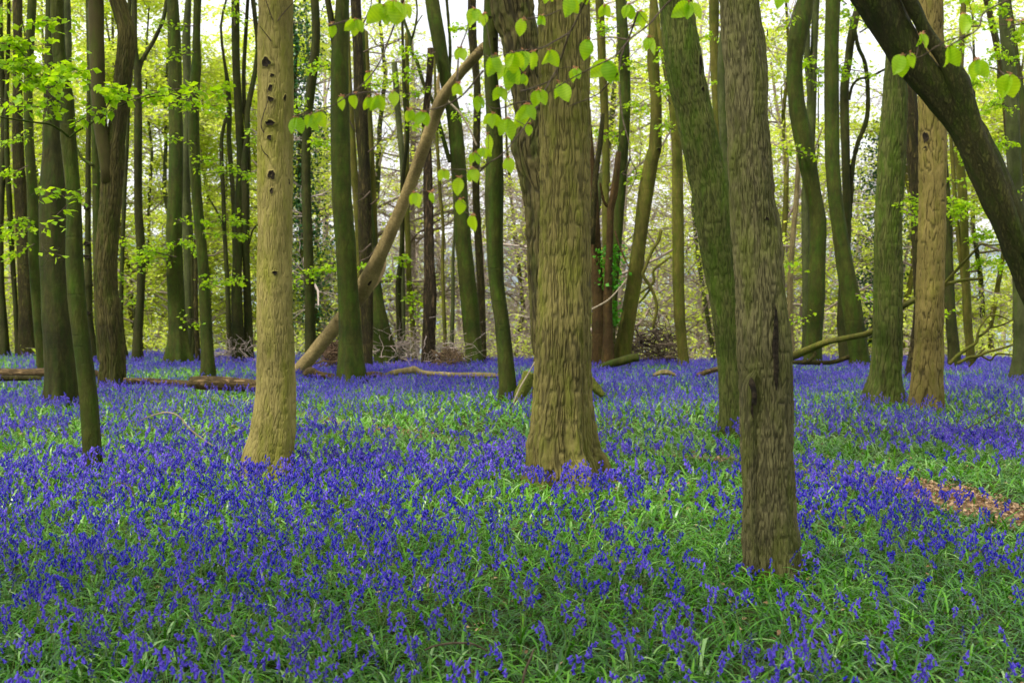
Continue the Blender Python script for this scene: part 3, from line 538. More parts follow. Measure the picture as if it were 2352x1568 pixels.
# --- centre
T35 = Tree('oak_tree', 'huge furrowed dark trunk with mossy buttress roots, mostly hidden behind the thick central trunk', [(-40, 1170, 100), (40, 1183, 98), (86, 1196, 92), (172, 1206, 84), (229, 1216, 82), (286, 1222, 82), (330, 1218, 92), (372, 1222, 86), (448, 1240, 84), (563, 1248, 84), (677, 1256, 86), (790, 1265, 90), (850, 1278, 104), (905, 1286, 128)], 'darkR', 23.5, flute=.07, flare=.25, relief=(.030, 46, 3.4, .5))
T36 = Tree('oak_tree', 'thick ridged olive trunk in the middle of the picture with a flaring mossy foot', [(0, 1296, 119), (250, 1297, 117), (448, 1298, 114), (650, 1297, 119), (800, 1295, 125), (900, 1293, 132), (980, 1293, 142), (1040, 1294, 158), (1078, 1300, 178)], 'ridgeR', 12.4, flute=.035, flare=.42, lobes=6, lump=.05, relief=(.011, 84, 7, .42))
T37 = Tree('coppiced_tree', 'reddish brown coppice of crowded stems just right of the thick central trunk', [(275, 1350, 15), (400, 1360, 21), (448, 1364, 22), (591, 1369, 27), (700, 1374, 28), (822, 1376, 36)], 'red', 37.5)
T37.stem([(262, 1384, 9), (330, 1378, 12), (420, 1366, 13), (560, 1360, 14)], dy=-.3, bk='brown', noext=True)
T37.stem([(350, 1420, 12), (448, 1409, 18), (480, 1402, 16), (563, 1401, 15), (648, 1397, 18), (763, 1397, 20), (822, 1396, 26)], dy=-.4, root=True, noext=True, flute=.14)
T37.limb([(1400, 478), (1388, 465), (1382, 440), (1378, 420)], 8, 4, -.4, -.7).limb([(1412, 530), (1425, 570), (1438, 600), (1445, 615)], 5, 3, -.5, -.9)
T37.limb([(1356, 712), (1395, 690), (1420, 665), (1440, 640)], 4, 2.5, -1.2, -1, mat_=M_twigpale)
ivy(T37, 1402, 560, 660, 40, 420, 9, M_syc); ivy(T37, 1412, 690, 745, 18, 90, 9, M_syc)
T38 = Tree('beech_tree', 'slim moss green stem rising behind the coppice right of the central trunk', [(0, 1376, 18), (143, 1383, 19), (257, 1389, 18), (343, 1392, 18), (448, 1391, 17), (563, 1390, 15), (700, 1392, 14), (822, 1418, 14)], 'olive', 40)
T39 = Tree('beech_tree', 'taller green stem behind the coppice, leaning right towards its top', [(0, 1425, 22), (86, 1431, 27), (229, 1436, 25), (343, 1430, 25), (448, 1424, 24), (563, 1416, 22), (700, 1410, 15), (818, 1406, 13)], 'green', 39)
T40 = Tree('beech_tree', 'smooth tan green trunk with a sharp kink, leaning right beside the brush pile', [(0, 1501, 17), (57, 1503, 26), (143, 1499, 27), (229, 1506, 25), (320, 1506, 29), (345, 1504, 32), (372, 1496, 33), (448, 1483, 36), (534, 1472, 32), (648, 1456, 34), (734, 1442, 34), (816, 1429, 40)], 'olive', 38)
T40.knot(1512, 345, 9, 9)
T41 = Tree('beech_tree', 'slim straight green trunk standing at the right end of the brush pile', [(0, 1505, 8), (60, 1514, 9), (140, 1525, 11), (200, 1537, 14), (257, 1547, 20), (343, 1554, 24), (448, 1555, 26), (563, 1557, 27), (650, 1558, 27), (734, 1562, 26), (800, 1568, 24), (834, 1571, 26)], 'olive', 37.5)
T43 = Tree('beech_tree', 'narrow brown green stem in the gap between the two big trunks right of centre', [(0, 1641, 24), (143, 1642, 19), (257, 1646, 16), (343, 1650, 14), (500, 1666, 14), (824, 1690, 16)], 'olive', 41)
T43b = Tree('beech_tree', 'grey green stem with a stub, tight against the left side of the nearest trunk', [(60, 1662, 12), (110, 1657, 18), (200, 1657, 20), (343, 1666, 22), (448, 1672, 20), (600, 1682, 20), (845, 1700, 20)], 'grey', 33)
T42 = Tree('beech_tree', 'big olive trunk leaning left with a hollow scar, paired with the nearest trunk', [(0, 1550, 76), (86, 1561, 84), (172, 1573, 88), (257, 1592, 87), (343, 1610, 88), (448, 1632, 88), (563, 1646, 80), (648, 1658, 70), (734, 1669, 62), (850, 1677, 54), (950, 1679, 56), (972, 1680, 62)], 'leanR', 17.2, flute=.03, flare=.2, relief=(.009, 78, 10, .42))
T42.knot(1602, 160, 13, 44).knot(1608, 213, 10, 10)
T44 = Tree('beech_tree', 'nearest trunk, plated grey brown bark with a dark vertical crevice, right of centre', [(0, 1697, 90), (86, 1704, 96), (172, 1714, 99), (257, 1716, 95), (343, 1722, 98), (448, 1728, 103), (591, 1742, 112), (705, 1750, 113), (790, 1755, 120), (850, 1761, 121), (900, 1763, 119), (1000, 1763, 116), (1100, 1765, 115), (1200, 1769, 119), (1300, 1775, 128)], 'plateR', 8.1, flute=.045, flare=.25, lobes=4, lump=.07, relief=(.0065, 84, 19, .42))
T44.stem([(850, 1738, 16), (885, 1724, 34), (950, 1722, 40), (1050, 1722, 36), (1150, 1722, 34), (1250, 1724, 36), (1310, 1726, 44)], dy=-.095, noext=True, lump=.08, relief=(.005, 30, 19, .42))
T44.stem([(630, 1772, 26), (700, 1782, 50), (780, 1792, 56), (850, 1795, 54), (910, 1790, 44), (960, 1784, 20)], dy=-.088, noext=True, lump=.08, relief=(.005, 32, 19, .42))
T44.knot(1717, 908, 19, 60, M_hole, push=.045).knot(1771, 800, 10, 120, M_hole, push=.012).knot(1752, 505, 10, 8).knot(1716, 1012, 9, 22).knot(1760, 78, 10, 14).knot(1716, 1255, 8, 20).knot(1724, 955, 6, 60).knot(1776, 840, 6, 50).knot(1708, 1100, 7, 30)  # tall dark knots put the shade of folds and crevices into colour
# --- right
T47 = Tree('beech_tree', 'slender pale stem standing in the open just right of the nearest trunk', [(330, 1833, 9), (448, 1828, 12), (591, 1818, 13), (734, 1816, 15), (806, 1818, 15)], 'pale', 43)
T46 = Tree('beech_tree', 'dark stem with grey lower half behind the S curved trunk', [(0, 1873, 17), (143, 1869, 17), (229, 1866, 21), (343, 1862, 21), (448, 1852, 19), (591, 1851, 18), (763, 1848, 14), (820, 1846, 14)], 'grey', 41).stem([(20, 1851, 12), (86, 1852, 14), (143, 1853, 15), (200, 1859, 14), (260, 1864, 12)])
T45 = Tree('beech_tree', 'S curved grey green trunk bowing left, right of the nearest trunk', [(0, 1849, 35), (57, 1837, 45), (143, 1823, 36), (229, 1828, 37), (286, 1838, 42), (343, 1850, 43), (448, 1871, 37), (505, 1881, 41), (591, 1880, 39), (677, 1876, 41), (763, 1870, 38), (826, 1867, 40)], 'green', 38.5)
T49 = Tree('beech_tree', 'dark forked tree with a looping side stem, left of the heavy double trunk', [(0, 1976, 14), (43, 1966, 19), (86, 1957, 19), (143, 1950, 18), (200, 1941, 20), (343, 1941, 20), (448, 1942, 19), (540, 1944, 18), (640, 1938, 20), (734, 1936, 24), (820, 1940, 28)], 'dark', 40.5)
T49.limb([(1963, 70), (1972, 110), (1986, 143), (1993, 200), (1991, 272), (1970, 330), (1958, 386), (1955, 448), (1950, 500)], 9, 12, -.1, -.1).limb([(1950, 230), (1957, 200), (1972, 182), (1995, 178), (2020, 166), (2040, 155)], 7, 5, -.2, -.4).limb([(1975, 75), (1995, 62), (2010, 50)], 4, 3, 0, 0)
T48 = Tree('beech_tree', 'straight green trunk whose lower third slants right, beside the dark forked tree', [(0, 1914, 34), (86, 1912, 33), (315, 1913, 33), (448, 1918, 34), (563, 1932, 37), (648, 1946, 41), (734, 1959, 43), (834, 1975, 48)], 'green', 36.5)
T52 = Tree('beech_tree', 'dark trunk wedged between the heavy double trunk and the cracked brown trunk', [(60, 2085, 20), (172, 2090, 24), (286, 2093, 30), (343, 2092, 28), (448, 2100, 24), (600, 2106, 22), (700, 2112, 24), (780, 2108, 30), (855, 2100, 40)], 'ridgeD', 31, flare=.2)
T51 = Tree('beech_tree', 'heavy dark green trunk with fine furrows, left of the cracked brown trunk', [(-20, 2058, 36), (130, 2056, 46), (172, 2055, 52), (257, 2052, 60), (343, 2047, 64), (448, 2041, 62), (563, 2037, 62), (677, 2039, 65), (791, 2038, 68), (860, 2035, 74), (903, 2032, 90)], 'leanR', 23, flare=.3, relief=(.011, 66, 7, .42))
T53 = Tree('oak_tree', 'tawny brown trunk with cracked bark, a rot hole and a bare split foot, at right', [(-20, 2137, 60), (200, 2138, 59), (343, 2139, 62), (448, 2139, 60), (600, 2137, 61), (791, 2136, 66), (850, 2133, 70), (897, 2129, 76), (922, 2128, 80)], 'crackR', 21.8, flare=.2, relief=(.014, 30, 6, .16))
T53.knot(2118, 318, 15, 26).knot(2116, 345, 10, 10).knot(2168, 700, 8, 10)
T57 = Tree('beech_tree', 'dark green trunk showing directly right of the cracked brown trunk', [(300, 2160, 18), (476, 2175, 21), (591, 2180, 23), (706, 2185, 24), (791, 2191, 27), (838, 2191, 31)], 'dark', 36)
T58 = Tree('beech_tree', 'slim olive trunk standing free between the cracked brown trunk and the arching one', [(0, 2216, 12), (100, 2212, 14), (200, 2204, 16), (315, 2197, 20), (448, 2208, 21), (563, 2217, 18), (706, 2224, 21), (791, 2228, 20), (834, 2230, 23)], 'olive', 37).stem([(420, 2190, 10), (500, 2194, 11), (600, 2204, 11), (680, 2214, 10)], dy=.2)
T59 = Tree('beech_tree', 'thin dark stem slanting down behind the right hand grey trunk near the top', [(0, 2262, 15), (57, 2275, 12), (120, 2290, 12), (180, 2302, 11), (300, 2316, 12), (600, 2330, 12), (822, 2334, 12)], 'brown', 44)
T56 = Tree('beech_tree', 'dark trunk at the extreme right edge behind the grey one', [(0, 2322, 8), (70, 2330, 9), (150, 2336, 15), (260, 2346, 19), (448, 2354, 20), (830, 2362, 24)], 'dark', 34)
T55 = Tree('beech_tree', 'upright grey green trunk at the right edge, crossing behind the arching trunk', [(0, 2304, 24), (86, 2312, 27), (200, 2325, 31), (315, 2331, 31), (448, 2338, 30), (563, 2340, 30), (734, 2343, 32), (820, 2344, 38), (862, 2345, 54)], 'grey', 29)
T54 = Tree('beech_tree', 'great dark arching trunk with two stems leaning in from the right edge', [(-40, 1985, 110), (0, 2015, 108), (60, 2048, 100), (123, 2083, 96), (172, 2122, 94), (229, 2170, 92), (286, 2212, 84), (343, 2244, 84), (429, 2282, 86), (534, 2326, 80), (648, 2371, 78), (750, 2412, 80), (920, 2462, 116)], 'arch', 14.5, flute=.07, lump=.09)
T54.stem([(-20, 2080, 36), (0, 2088, 36), (57, 2115, 34), (100, 2140, 40), (140, 2172, 46), (190, 2200, 56), (230, 2214, 50), (300, 2238, 40), (400, 2280, 40), (500, 2320, 34), (600, 2362, 24)], dy=-.17, lump=.1)
T54.knot(2228, 228, 30, 44).knot(2235, 258, 14, 20)

# --- leafy boughs
T5.limb([(157, 314), (140, 300), (115, 286), (86, 282), (50, 277), (0, 269), (-30, 262)], 6, 3, -.1, -.6).limb([(160, 316), (180, 300), (200, 289), (230, 270), (257, 250), (290, 238), (329, 226), (380, 220), (430, 222)], 5, 2, -.1, -.8)
for pts, n in [([(118, 285), (105, 240), (95, 190), (75, 150), (30, 130)], 90), ([(95, 190), (60, 160), (10, 150), (-20, 140)], 110), ([(90, 180), (120, 160), (165, 160), (200, 175)], 90), ([(100, 200), (140, 190), (180, 200)], 60), ([(60, 60), (95, 48), (150, 45)], 45), ([(0, 100), (40, 95), (90, 110), (130, 100)], 60), ([(75, 150), (40, 110), (0, 105)], 50), ([(200, 205), (240, 205), (290, 215)], 50), ([(240, 255), (265, 215), (320, 205), (380, 208)], 80), ([(300, 230), (380, 205), (440, 200), (485, 205)], 75), ([(400, 230), (440, 235), (478, 228)], 35), ([(170, 285), (195, 268), (225, 262)], 35), ([(0, 30), (20, 20), (30, 60)], 25),
               ([(150, 455), (120, 435), (95, 432)], 20), ([(155, 470), (130, 495), (110, 510)], 16), ([(150, 450), (175, 440), (190, 450)], 18), ([(75, 230), (50, 245), (30, 250)], 25), ([(150, 590), (143, 583)], 7), ([(120, 245), (95, 255), (70, 262)], 30), ([(130, 250), (110, 215), (70, 205)], 35)]:
    T5.spray(pts, n, 19, -.7, 20)
for t, lst in {
    T3: [([(70, 500), (30, 510), (-10, 520)], 90), ([(70, 520), (45, 540), (15, 545)], 70), ([(80, 560), (40, 580), (5, 590)], 70), ([(60, 300), (30, 320), (0, 330)], 80), ([(65, 380), (30, 400), (-5, 405)], 80)],
    T15: [([(450, 205), (480, 210), (525, 202)], 70), ([(455, 240), (490, 245), (520, 250)], 60), ([(450, 120), (420, 130), (395, 125)], 45), ([(450, 60), (410, 62), (380, 58)], 40), ([(448, 250), (420, 252), (395, 250)], 40), ([(450, 330), (425, 328), (398, 326)], 30), ([(450, 375), (480, 370), (510, 372)], 60), ([(465, 400), (520, 395), (585, 400)], 110), ([(465, 515), (515, 508), (568, 512)], 110), ([(465, 535), (510, 540), (558, 538)], 80), ([(465, 650), (510, 645), (560, 652)], 60), ([(455, 740), (440, 738), (425, 736)], 22)],
    T11: [([(405, 560), (370, 575), (322, 592)], 120), ([(410, 505), (440, 510), (460, 508)], 40), ([(410, 550), (435, 555), (450, 570)], 70), ([(405, 590), (360, 580), (335, 570)], 70)],
    T9: [([(285, 640), (275, 635), (262, 640)], 40), ([(285, 560), (292, 555), (300, 560)], 30), ([(285, 700), (300, 690), (310, 695)], 30)],
    T18: [([(540, 60), (536, 25), (540, -5)], 70), ([(560, 640), (540, 645), (520, 648)], 40), ([(570, 300), (585, 310), (592, 330)], 40)],
    T21: [([(703, 330), (730, 325), (762, 332)], 110), ([(710, 170), (735, 160), (765, 150)], 100), ([(702, 620), (735, 615), (765, 625)], 110), ([(702, 640), (685, 645), (676, 655)], 50), ([(705, 240), (690, 235), (676, 240)], 50)],
    T23: [([(830, 620), (850, 610), (900, 640)], 60), ([(840, 190), (870, 200), (905, 195)], 45), ([(840, 60), (870, 30), (905, 35)], 50)],
    T31: [([(938, 590), (920, 600), (895, 640)], 60), ([(940, 640), (960, 690), (975, 700)], 60), ([(940, 700), (955, 720), (950, 735)], 30)],
    T26: [([(1010, 290), (980, 300), (950, 292)], 60), ([(1000, 120), (970, 130), (930, 125)], 70), ([(1040, 60), (1050, 70), (1075, 60)], 60), ([(960, 160), (930, 170), (880, 180)], 70), ([(980, 200), (960, 215), (930, 220)], 50), ([(1050, 250), (1065, 270), (1085, 265)], 40)],
    T41: [([(1530, 170), (1530, 140), (1525, 110)], 60), ([(1550, 300), (1520, 290), (1500, 300)], 50), ([(1540, 240), (1520, 210), (1535, 190)], 50), ([(1550, 120), (1600, 90), (1640, 85)], 70), ([(1560, 250), (1600, 200), (1640, 190)], 60)],
    T39: [([(1430, 250), (1460, 240), (1490, 250)], 70), ([(1430, 150), (1450, 145), (1490, 160)], 70), ([(1420, 60), (1400, 70), (1380, 60)], 60), ([(1430, 300), (1400, 310), (1375, 300)], 60), ([(1430, 400), (1460, 405), (1480, 395)], 60)],
    T45: [([(1850, 350), (1815, 345), (1770, 340)], 45), ([(1850, 355), (1870, 360), (1890, 358)], 20), ([(1840, 590), (1820, 600), (1800, 605)], 40), ([(1850, 730), (1835, 728), (1812, 728)], 22), ([(1830, 45), (1810, 50), (1785, 55)], 30)],
    T46: [([(1870, 120), (1860, 140), (1845, 150)], 60), ([(1870, 150), (1885, 160), (1890, 165)], 30), ([(1865, 180), (1875, 190), (1885, 195)], 30)],
    T49: [([(1950, 140), (1930, 150), (1945, 175)], 80), ([(1960, 60), (1945, 40), (1925, 30)], 80), ([(1965, 40), (1985, 55), (2000, 60)], 60), ([(1950, 160), (1975, 165), (1995, 170)], 40), ([(1945, 10), (1930, 0), (1920, -5)], 50)],
    T48: [([(1965, 675), (1985, 680), (2008, 676)], 40)],
    T51: [([(2070, 460), (2085, 455), (2105, 462)], 60), ([(2070, 480), (2090, 500), (2105, 510)], 60)],
    T57: [([(2180, 460), (2210, 470), (2265, 475)], 150), ([(2185, 725), (2175, 720), (2165, 730)], 25), ([(2180, 480), (2200, 485), (2250, 480)], 90)],
    T58: [([(2210, 200), (2230, 190), (2280, 195)], 110), ([(2210, 120), (2190, 110), (2180, 100)], 60), ([(2215, 60), (2240, 50), (2290, 60)], 110), ([(2200, 350), (2220, 345), (2250, 350)], 90), ([(2215, 560), (2250, 540), (2290, 550)], 120), ([(2220, 620), (2260, 600), (2300, 610)], 120), ([(2195, 420), (2175, 415), (2160, 420)], 50), ([(2215, 500), (2190, 490), (2175, 495)], 60)],
    T55: [([(2325, 150), (2300, 130), (2260, 140)], 110), ([(2325, 100), (2340, 80), (2352, 70)], 80), ([(2330, 250), (2290, 240), (2260, 255)], 110), ([(2335, 330), (2300, 330), (2275, 340)], 90), ([(2310, 30), (2280, 20), (2250, 30)], 110), ([(2338, 480), (2345, 440), (2350, 420)], 25)],
}.items():
    for pts, n in lst: t.spray(pts, int(n*1.3), 9.5, -.6, 15)

# ------------------------------------------------------------------ the broken leaning trunk
def px_tube(name, label, cat, pts, D, bk, seg=20, group=None, flute=.06, seed=3, D1=None, root=None, mats=None, kn=8, sink=0):
    n = len(pts); D1 = D1 or D
    A = []
    for i, (x, y, w) in enumerate(pts):
        d = D+(D1-D)*i/(n-1); A.append(np.append(pt(x, y, d), w/2/F0*d))
    C = catmull(np.array(A), k=kn); rng = RS(seed); ph = rng.rand(8)*6.28
    def mod(th, s, P): return 1+flute*(np.sin(2*th+ph[0]+s*.8)+.7*np.sin(3*th+ph[1]-s*1.7)+.5*np.sin(5*th+ph[2]+s*3)+.5*np.sin(s*7+ph[3]+th))
    V, Q = tube(C[:, :3], C[:, 3], seg, mod)
    mb = MB().add(V, Q)
    if root is not None: return mb.obj(name, mats or BK[bk], root, root['_o'])
    o = mb.obj(name, mats or BK[bk], None, A[0][:3]); tag(o, label, cat, group); return o
DL = 32.5
lean_o = pt(692, 838, DL)
LR = empty('leaning_dead_trunk', lean_o, 'long pale snapped trunk slanting up to the right and resting against a green trunk', 'dead tree'); LR['_o'] = [float(c) for c in lean_o]
px_tube('trunk', None, None, [(672, 868, 34), (692, 845, 34), (730, 800, 33), (767, 755, 34), (800, 714, 37), (825, 678, 40), (846, 642, 41), (864, 605, 35), (878, 575, 31), (907, 512, 29), (935, 444, 28), (958, 382, 29), (978, 325, 29), (999, 268, 29), (1011, 238, 31), (1028, 208, 26), (1058, 168, 23), (1084, 138, 24), (1113, 107, 22)], DL, 'fallen', 28, root=LR, D1=25.2, flute=.03)
px_tube('splintered_bulge', None, None, [(842, 672, 12), (858, 650, 20), (870, 630, 22), (880, 612, 16), (884, 596, 5)], 30.2, None, 14, root=LR, mats=M_split, flute=.14)
px_tube('crack', None, None, [(846, 655, 5), (858, 634, 6), (868, 612, 5), (877, 594, 4)], 29.85, None, 8, root=LR, mats=M_hole, flute=.25)
px_tube('broken_stub', None, None, [(1013, 238, 14), (1008, 215, 10), (1006, 190, 8), (1008, 168, 3)], 28.6, None, 10, root=LR, mats=BK['fallen'])
px_tube('branch', None, None, [(1010, 205, 5), (1032, 235, 5), (1058, 262, 5), (1080, 300, 4), (1095, 335, 4)], 28, None, 8, root=LR, mats=M_twigpale)
del LR['_o']
# logs
LG = 'fallen logs and boughs among the bluebells'
def gD(y): return depth_of(y, .1)
o = px_tube('log', 'smooth tan log with dark underside lying across the left edge', 'log', [(-60, 858, 22), (0, 857, 22), (60, 856, 21), (108, 855, 20)], 28.5, 'log', group=LG)
px_tube('log', 'darker narrow log lying just under the tan log at the left edge', 'log', [(-60, 869, 12), (20, 868, 12), (95, 868, 10)], 27.6, 'brown', group=LG, seed=5)
px_tube('log', 'short log piece showing between the slender foreground trunk and the forked trunk', 'log', [(120, 852, 14), (205, 855, 16), (235, 864, 12)], 28.4, 'log', group=LG, seed=6)
px_tube('log', 'thin straight reddish log running right from the forked trunk', 'log', [(285, 874, 15), (350, 876, 15), (445, 883, 16)], 26.8, 'log', group=LG, seed=7)
px_tube('log', 'thick log with furrowed bark ending at the pale knotted trunk', 'log', [(437, 877, 26), (470, 879, 33), (520, 881, 32), (570, 884, 29), (612, 887, 24)], 26.0, 'ridgeD', 26, group=LG, seed=8, flute=.04, mats=BK['log'])
px_tube('log', 'crumbling red brown log end beside the foot of the leaning broken trunk', 'log', [(700, 862, 14), (712, 855, 22), (728, 860, 18), (760, 864, 13), (790, 866, 8)], 30, 'log', group=LG, seed=9, flute=.15)
px_tube('log', 'small brown log right of the broad mossy trunk foot', 'log', [(835, 862, 14), (855, 860, 16), (882, 862, 12)], 30.5, 'log', group=LG, seed=10, flute=.1)
px_tube('log', 'long pale crooked bough lying in flowers with a raised broken stub', 'log', [(876, 866, 9), (905, 856, 13), (940, 850, 14), (952, 848, 16), (975, 857, 13), (1040, 861, 12), (1100, 862, 13), (1146, 862, 11)], 30, 'pale', group=LG, seed=11)
px_tube('log', 'sawn mossy log tilted up just right of the coppice', 'log', [(1362, 852, 12), (1395, 838, 16), (1425, 830, 18), (1450, 822, 18), (1466, 820, 19)], 33.5, 'green', group=LG, seed=12)
px_tube('log', 'pale rotten stump piece in flowers between the brush pile and the leaning pair', 'log', [(1500, 862, 7), (1518, 856, 13), (1535, 856, 12), (1552, 862, 7)], 29.5, 'pale', group=LG, seed=13, flute=.16)
px_tube('log', 'grey brown log end poking out left of the leaning olive trunk', 'log', [(1600, 862, 10), (1630, 852, 12), (1665, 843, 12)], 30, 'log', group=LG, seed=14, flute=.1)
o = px_tube('log', 'dark rotten log under the long slanting fallen stem', 'log', [(1816, 832, 9), (1860, 832, 12), (1905, 832, 10), (1950, 820, 10)], 35.5, 'brown', group=LG, seed=15, flute=.12)
FR = pt(1818, 818, 35); FT = empty('fallen_tree', FR, 'slender fallen tree propped at a slant behind the trunks at right', 'fallen tree'); FT['_o'] = [float(c) for c in FR]
px_tube('trunk', None, None, [(1805, 823, 20), (1840, 810, 18), (1897, 786, 16), (1950, 775, 14), (2006, 760, 14), (2073, 705, 12), (2107, 687, 12), (2169, 657, 10)], 35, 'olive', 14, root=FT, D1=24.5, flute=.05)
px_tube('branch', None, None, [(2165, 656, 9), (2190, 648, 8), (2212, 643, 8), (2240, 641, 7), (2257, 638, 5)], 24.5, 'olive', 10, root=FT)
px_tube('branch', None, None, [(2165, 656, 7), (2205, 612, 7), (2235, 580, 6), (2253, 561, 5), (2275, 563, 4), (2300, 562, 3)], 24.5, 'olive', 10, root=FT, D1=23)
px_tube('branch', None, None, [(1862, 800, 8), (1872, 812, 8), (1862, 826, 9), (1850, 832, 9)], 34.5, 'brown', 10, root=FT)
del FT['_o']
def bough(label, lines, D, bk='olive', name='fallen_branch'):
    o0 = pt(lines[0][0][0], lines[0][0][1], D); r = empty(name, o0, label, 'branch', LG); r['_o'] = [float(c) for c in o0]
    for i, l in enumerate(lines): px_tube('limb', None, None, l, D+.05*i, bk, 8, root=r, seed=i+20, flute=.08)
    del r['_o']
bough('upper curling dead bough with looping twigs at lower right', [[(2180, 836, 9), (2200, 816, 9), (2225, 798, 8), (2242, 786, 8), (2246, 765, 6), (2255, 745, 5), (2270, 727, 5), (2290, 724, 4), (2318, 735, 3)], [(2245, 775, 6), (2262, 764, 6), (2272, 752, 6), (2276, 738, 4), (2283, 733, 3)], [(2272, 753, 5), (2300, 747, 4), (2335, 730, 3)]], 30)
bough('lower knobbly dead bough rising to the right edge', [[(2200, 834, 8), (2225, 821, 8), (2245, 818, 8), (2269, 808, 7), (2300, 800, 6), (2345, 786, 5)], [(2225, 842, 5), (2235, 832, 5), (2250, 812, 5), (2262, 800, 4)], [(2250, 815, 4), (2275, 827, 4), (2290, 813, 4), (2330, 815, 3)]], 29.5)
bough('forked crooked dead bough hanging between the kinked trunk and the slim straight trunk', [[(1499, 752, 6), (1508, 714, 8), (1505, 686, 8), (1493, 657, 8), (1477, 632, 9), (1483, 612, 8), (1499, 574, 8), (1512, 554, 8), (1519, 528, 8)], [(1470, 673, 5), (1490, 659, 6), (1502, 645, 6), (1501, 622, 6), (1520, 605, 5), (1541, 589, 5)], [(1467, 696, 5), (1480, 682, 5), (1495, 662, 5)]], 36.5)

# brush pile and twig debris
def tangle(name, label, cx, cy, hw, hh, D, n, w=3.0, m=None, seed=1, L=60, dz=1.0, cat='brush pile'):
    rng = RS(seed); k = D/F0; c0 = pt(cx, cy+hh, D)
    S = np.array([pt(cx+hw*x, cy+hh*(1-2*abs(z)**1.0*(1-.5*abs(x))), D+y*dz) for x, y, z in zip(rng.uniform(-1, 1, n), rng.randn(n)*.5, rng.rand(n))])
    S[:, 2] = np.maximum(S[:, 2], c0[2])
    d = unit(rng.randn(n, 3)*np.array([1, .6, .7]))
    g = grow(S, d, L*k*(.4+rng.rand(n)), w/2*k*(.5+rng.rand(n)), [(2, .6, .9, .0, .2)], rng, wob=.4, k=6); mb = MB()
    for P_, R_ in g:
        P_[..., 2] = np.maximum(P_[..., 2], c0[2]-.1); mb.add(*polytubes(P_, R_, 4), 0, np.repeat(rng.rand(len(P_)), P_.shape[1]*4))
    return tag(mb.obj(name, m or M_twig, None, c0), label, cat)
M_brush = foliage_mat('brush_twigs', (.03, .022, .014), (.20, .15, .10), 0, .8, .1)
tangle('brush_pile', 'dense rounded heap of dark dead twigs between the kinked trunk and slim straight trunk', 1502, 785, 58, 50, 39.3, 210, 2.6, M_brush, 2, 70)
tangle('brush_pile', 'low scatter of pale brown twigs at the foot of the clump of three stems', 548, 812, 42, 18, 40, 60, 2.2, M_bare, 3)
tangle('brush_pile', 'tangled red brown root debris behind the broad mossy trunk foot', 762, 808, 16, 24, 34, 130, 3.0, plain('root_debris', (.045, .028, .014), (.14, .085, .045), 20), 4, 34)
tangle('brush_pile', 'wide low tangle of thin grey twigs under the thin stems by the rotten dead trunk', 965, 800, 95, 36, 38.5, 130, 2.0, M_bare, 5, 75)
tangle('brush_pile', 'brown leafy debris heap against the foot of the tall left leaning trunk', 1030, 818, 30, 14, 36, 120, 2.6, plain('leaf_debris', (.05, .032, .016), (.17, .11, .06), 20), 6, 26)

# mossy buttress roots of the furrowed trunk
for pts in ([(1215, 855, 26), (1205, 885, 30), (1196, 905, 26), (1188, 925, 18)], [(1352, 872, 24), (1370, 893, 20), (1385, 908, 14)]):
    A = np.array([np.append(pt(x, y, 22.6), w/2/F0*22.6) for x, y, w in pts]); C = catmull(A, k=8)
    MB().add(*tube(C[:, :3], C[:, 3], 14, lambda th, s, P: 1+.12*np.sin(3*th+s*9)+.08*np.sin(7*th-s*20))).obj('root', M_moss, T35.root, T35.base)
A = np.array([np.append(pt(x, y, 21.5), w/2/F0*21.5) for x, y, w in [(1229, 830, 3), (1215, 855, 3), (1200, 880, 4), (1190, 900, 4), (1176, 935, 3)]]); C = catmull(A, k=6)
tag(MB().add(*tube(C[:, :3], C[:, 3], 8)).obj('fallen_branch', M_twigpale, None, A[-1, :3]), 'short pale stick leaning on the mossy root left of the central trunk', 'branch', LG)
# sticks arching over the flowers
def stick(label, pts, D, m=M_twigpale):
    A = np.array([np.append(pt(x, y, D), w/2/F0*D) for x, y, w in pts]); C = catmull(A, k=6)
    tag(MB().add(*tube(C[:, :3], C[:, 3], 6)).obj('twig', m, None, A[0, :3]), label, 'twig', 'dead twigs above the flowers')
stick('long pale twig arching over bluebells left of the pale knotted trunk', [(318, 968, 2), (334, 960, 3), (360, 951, 3.5), (385, 947, 4), (411, 956, 4), (433, 982, 4), (463, 1006, 3.5), (490, 1024, 3)], 14)
stick('short brown twig bowed above leaves at the bottom centre', [(975, 1492, 4), (1000, 1482, 5), (1043, 1476, 5.5), (1085, 1478, 5), (1120, 1494, 4)], 5.75, M_twig)
stick('fine reddish twig hooped over flowers low on the left', [(225, 1140, 2), (262, 1110, 2.5), (290, 1112, 2.5), (306, 1130, 2.5), (310, 1160, 2)], 10, M_twig)
stick('thin straight twig slanting in the far flowers at right', [(2215, 986, 2), (2250, 970, 2.5), (2290, 948, 2.5)], 15.5, M_twig)
stick('forked brown stick upright among leaves at the bottom centre', [(1198, 1580, 6), (1206, 1540, 6), (1218, 1512, 5), (1226, 1490, 4)], 5.3, M_twig)

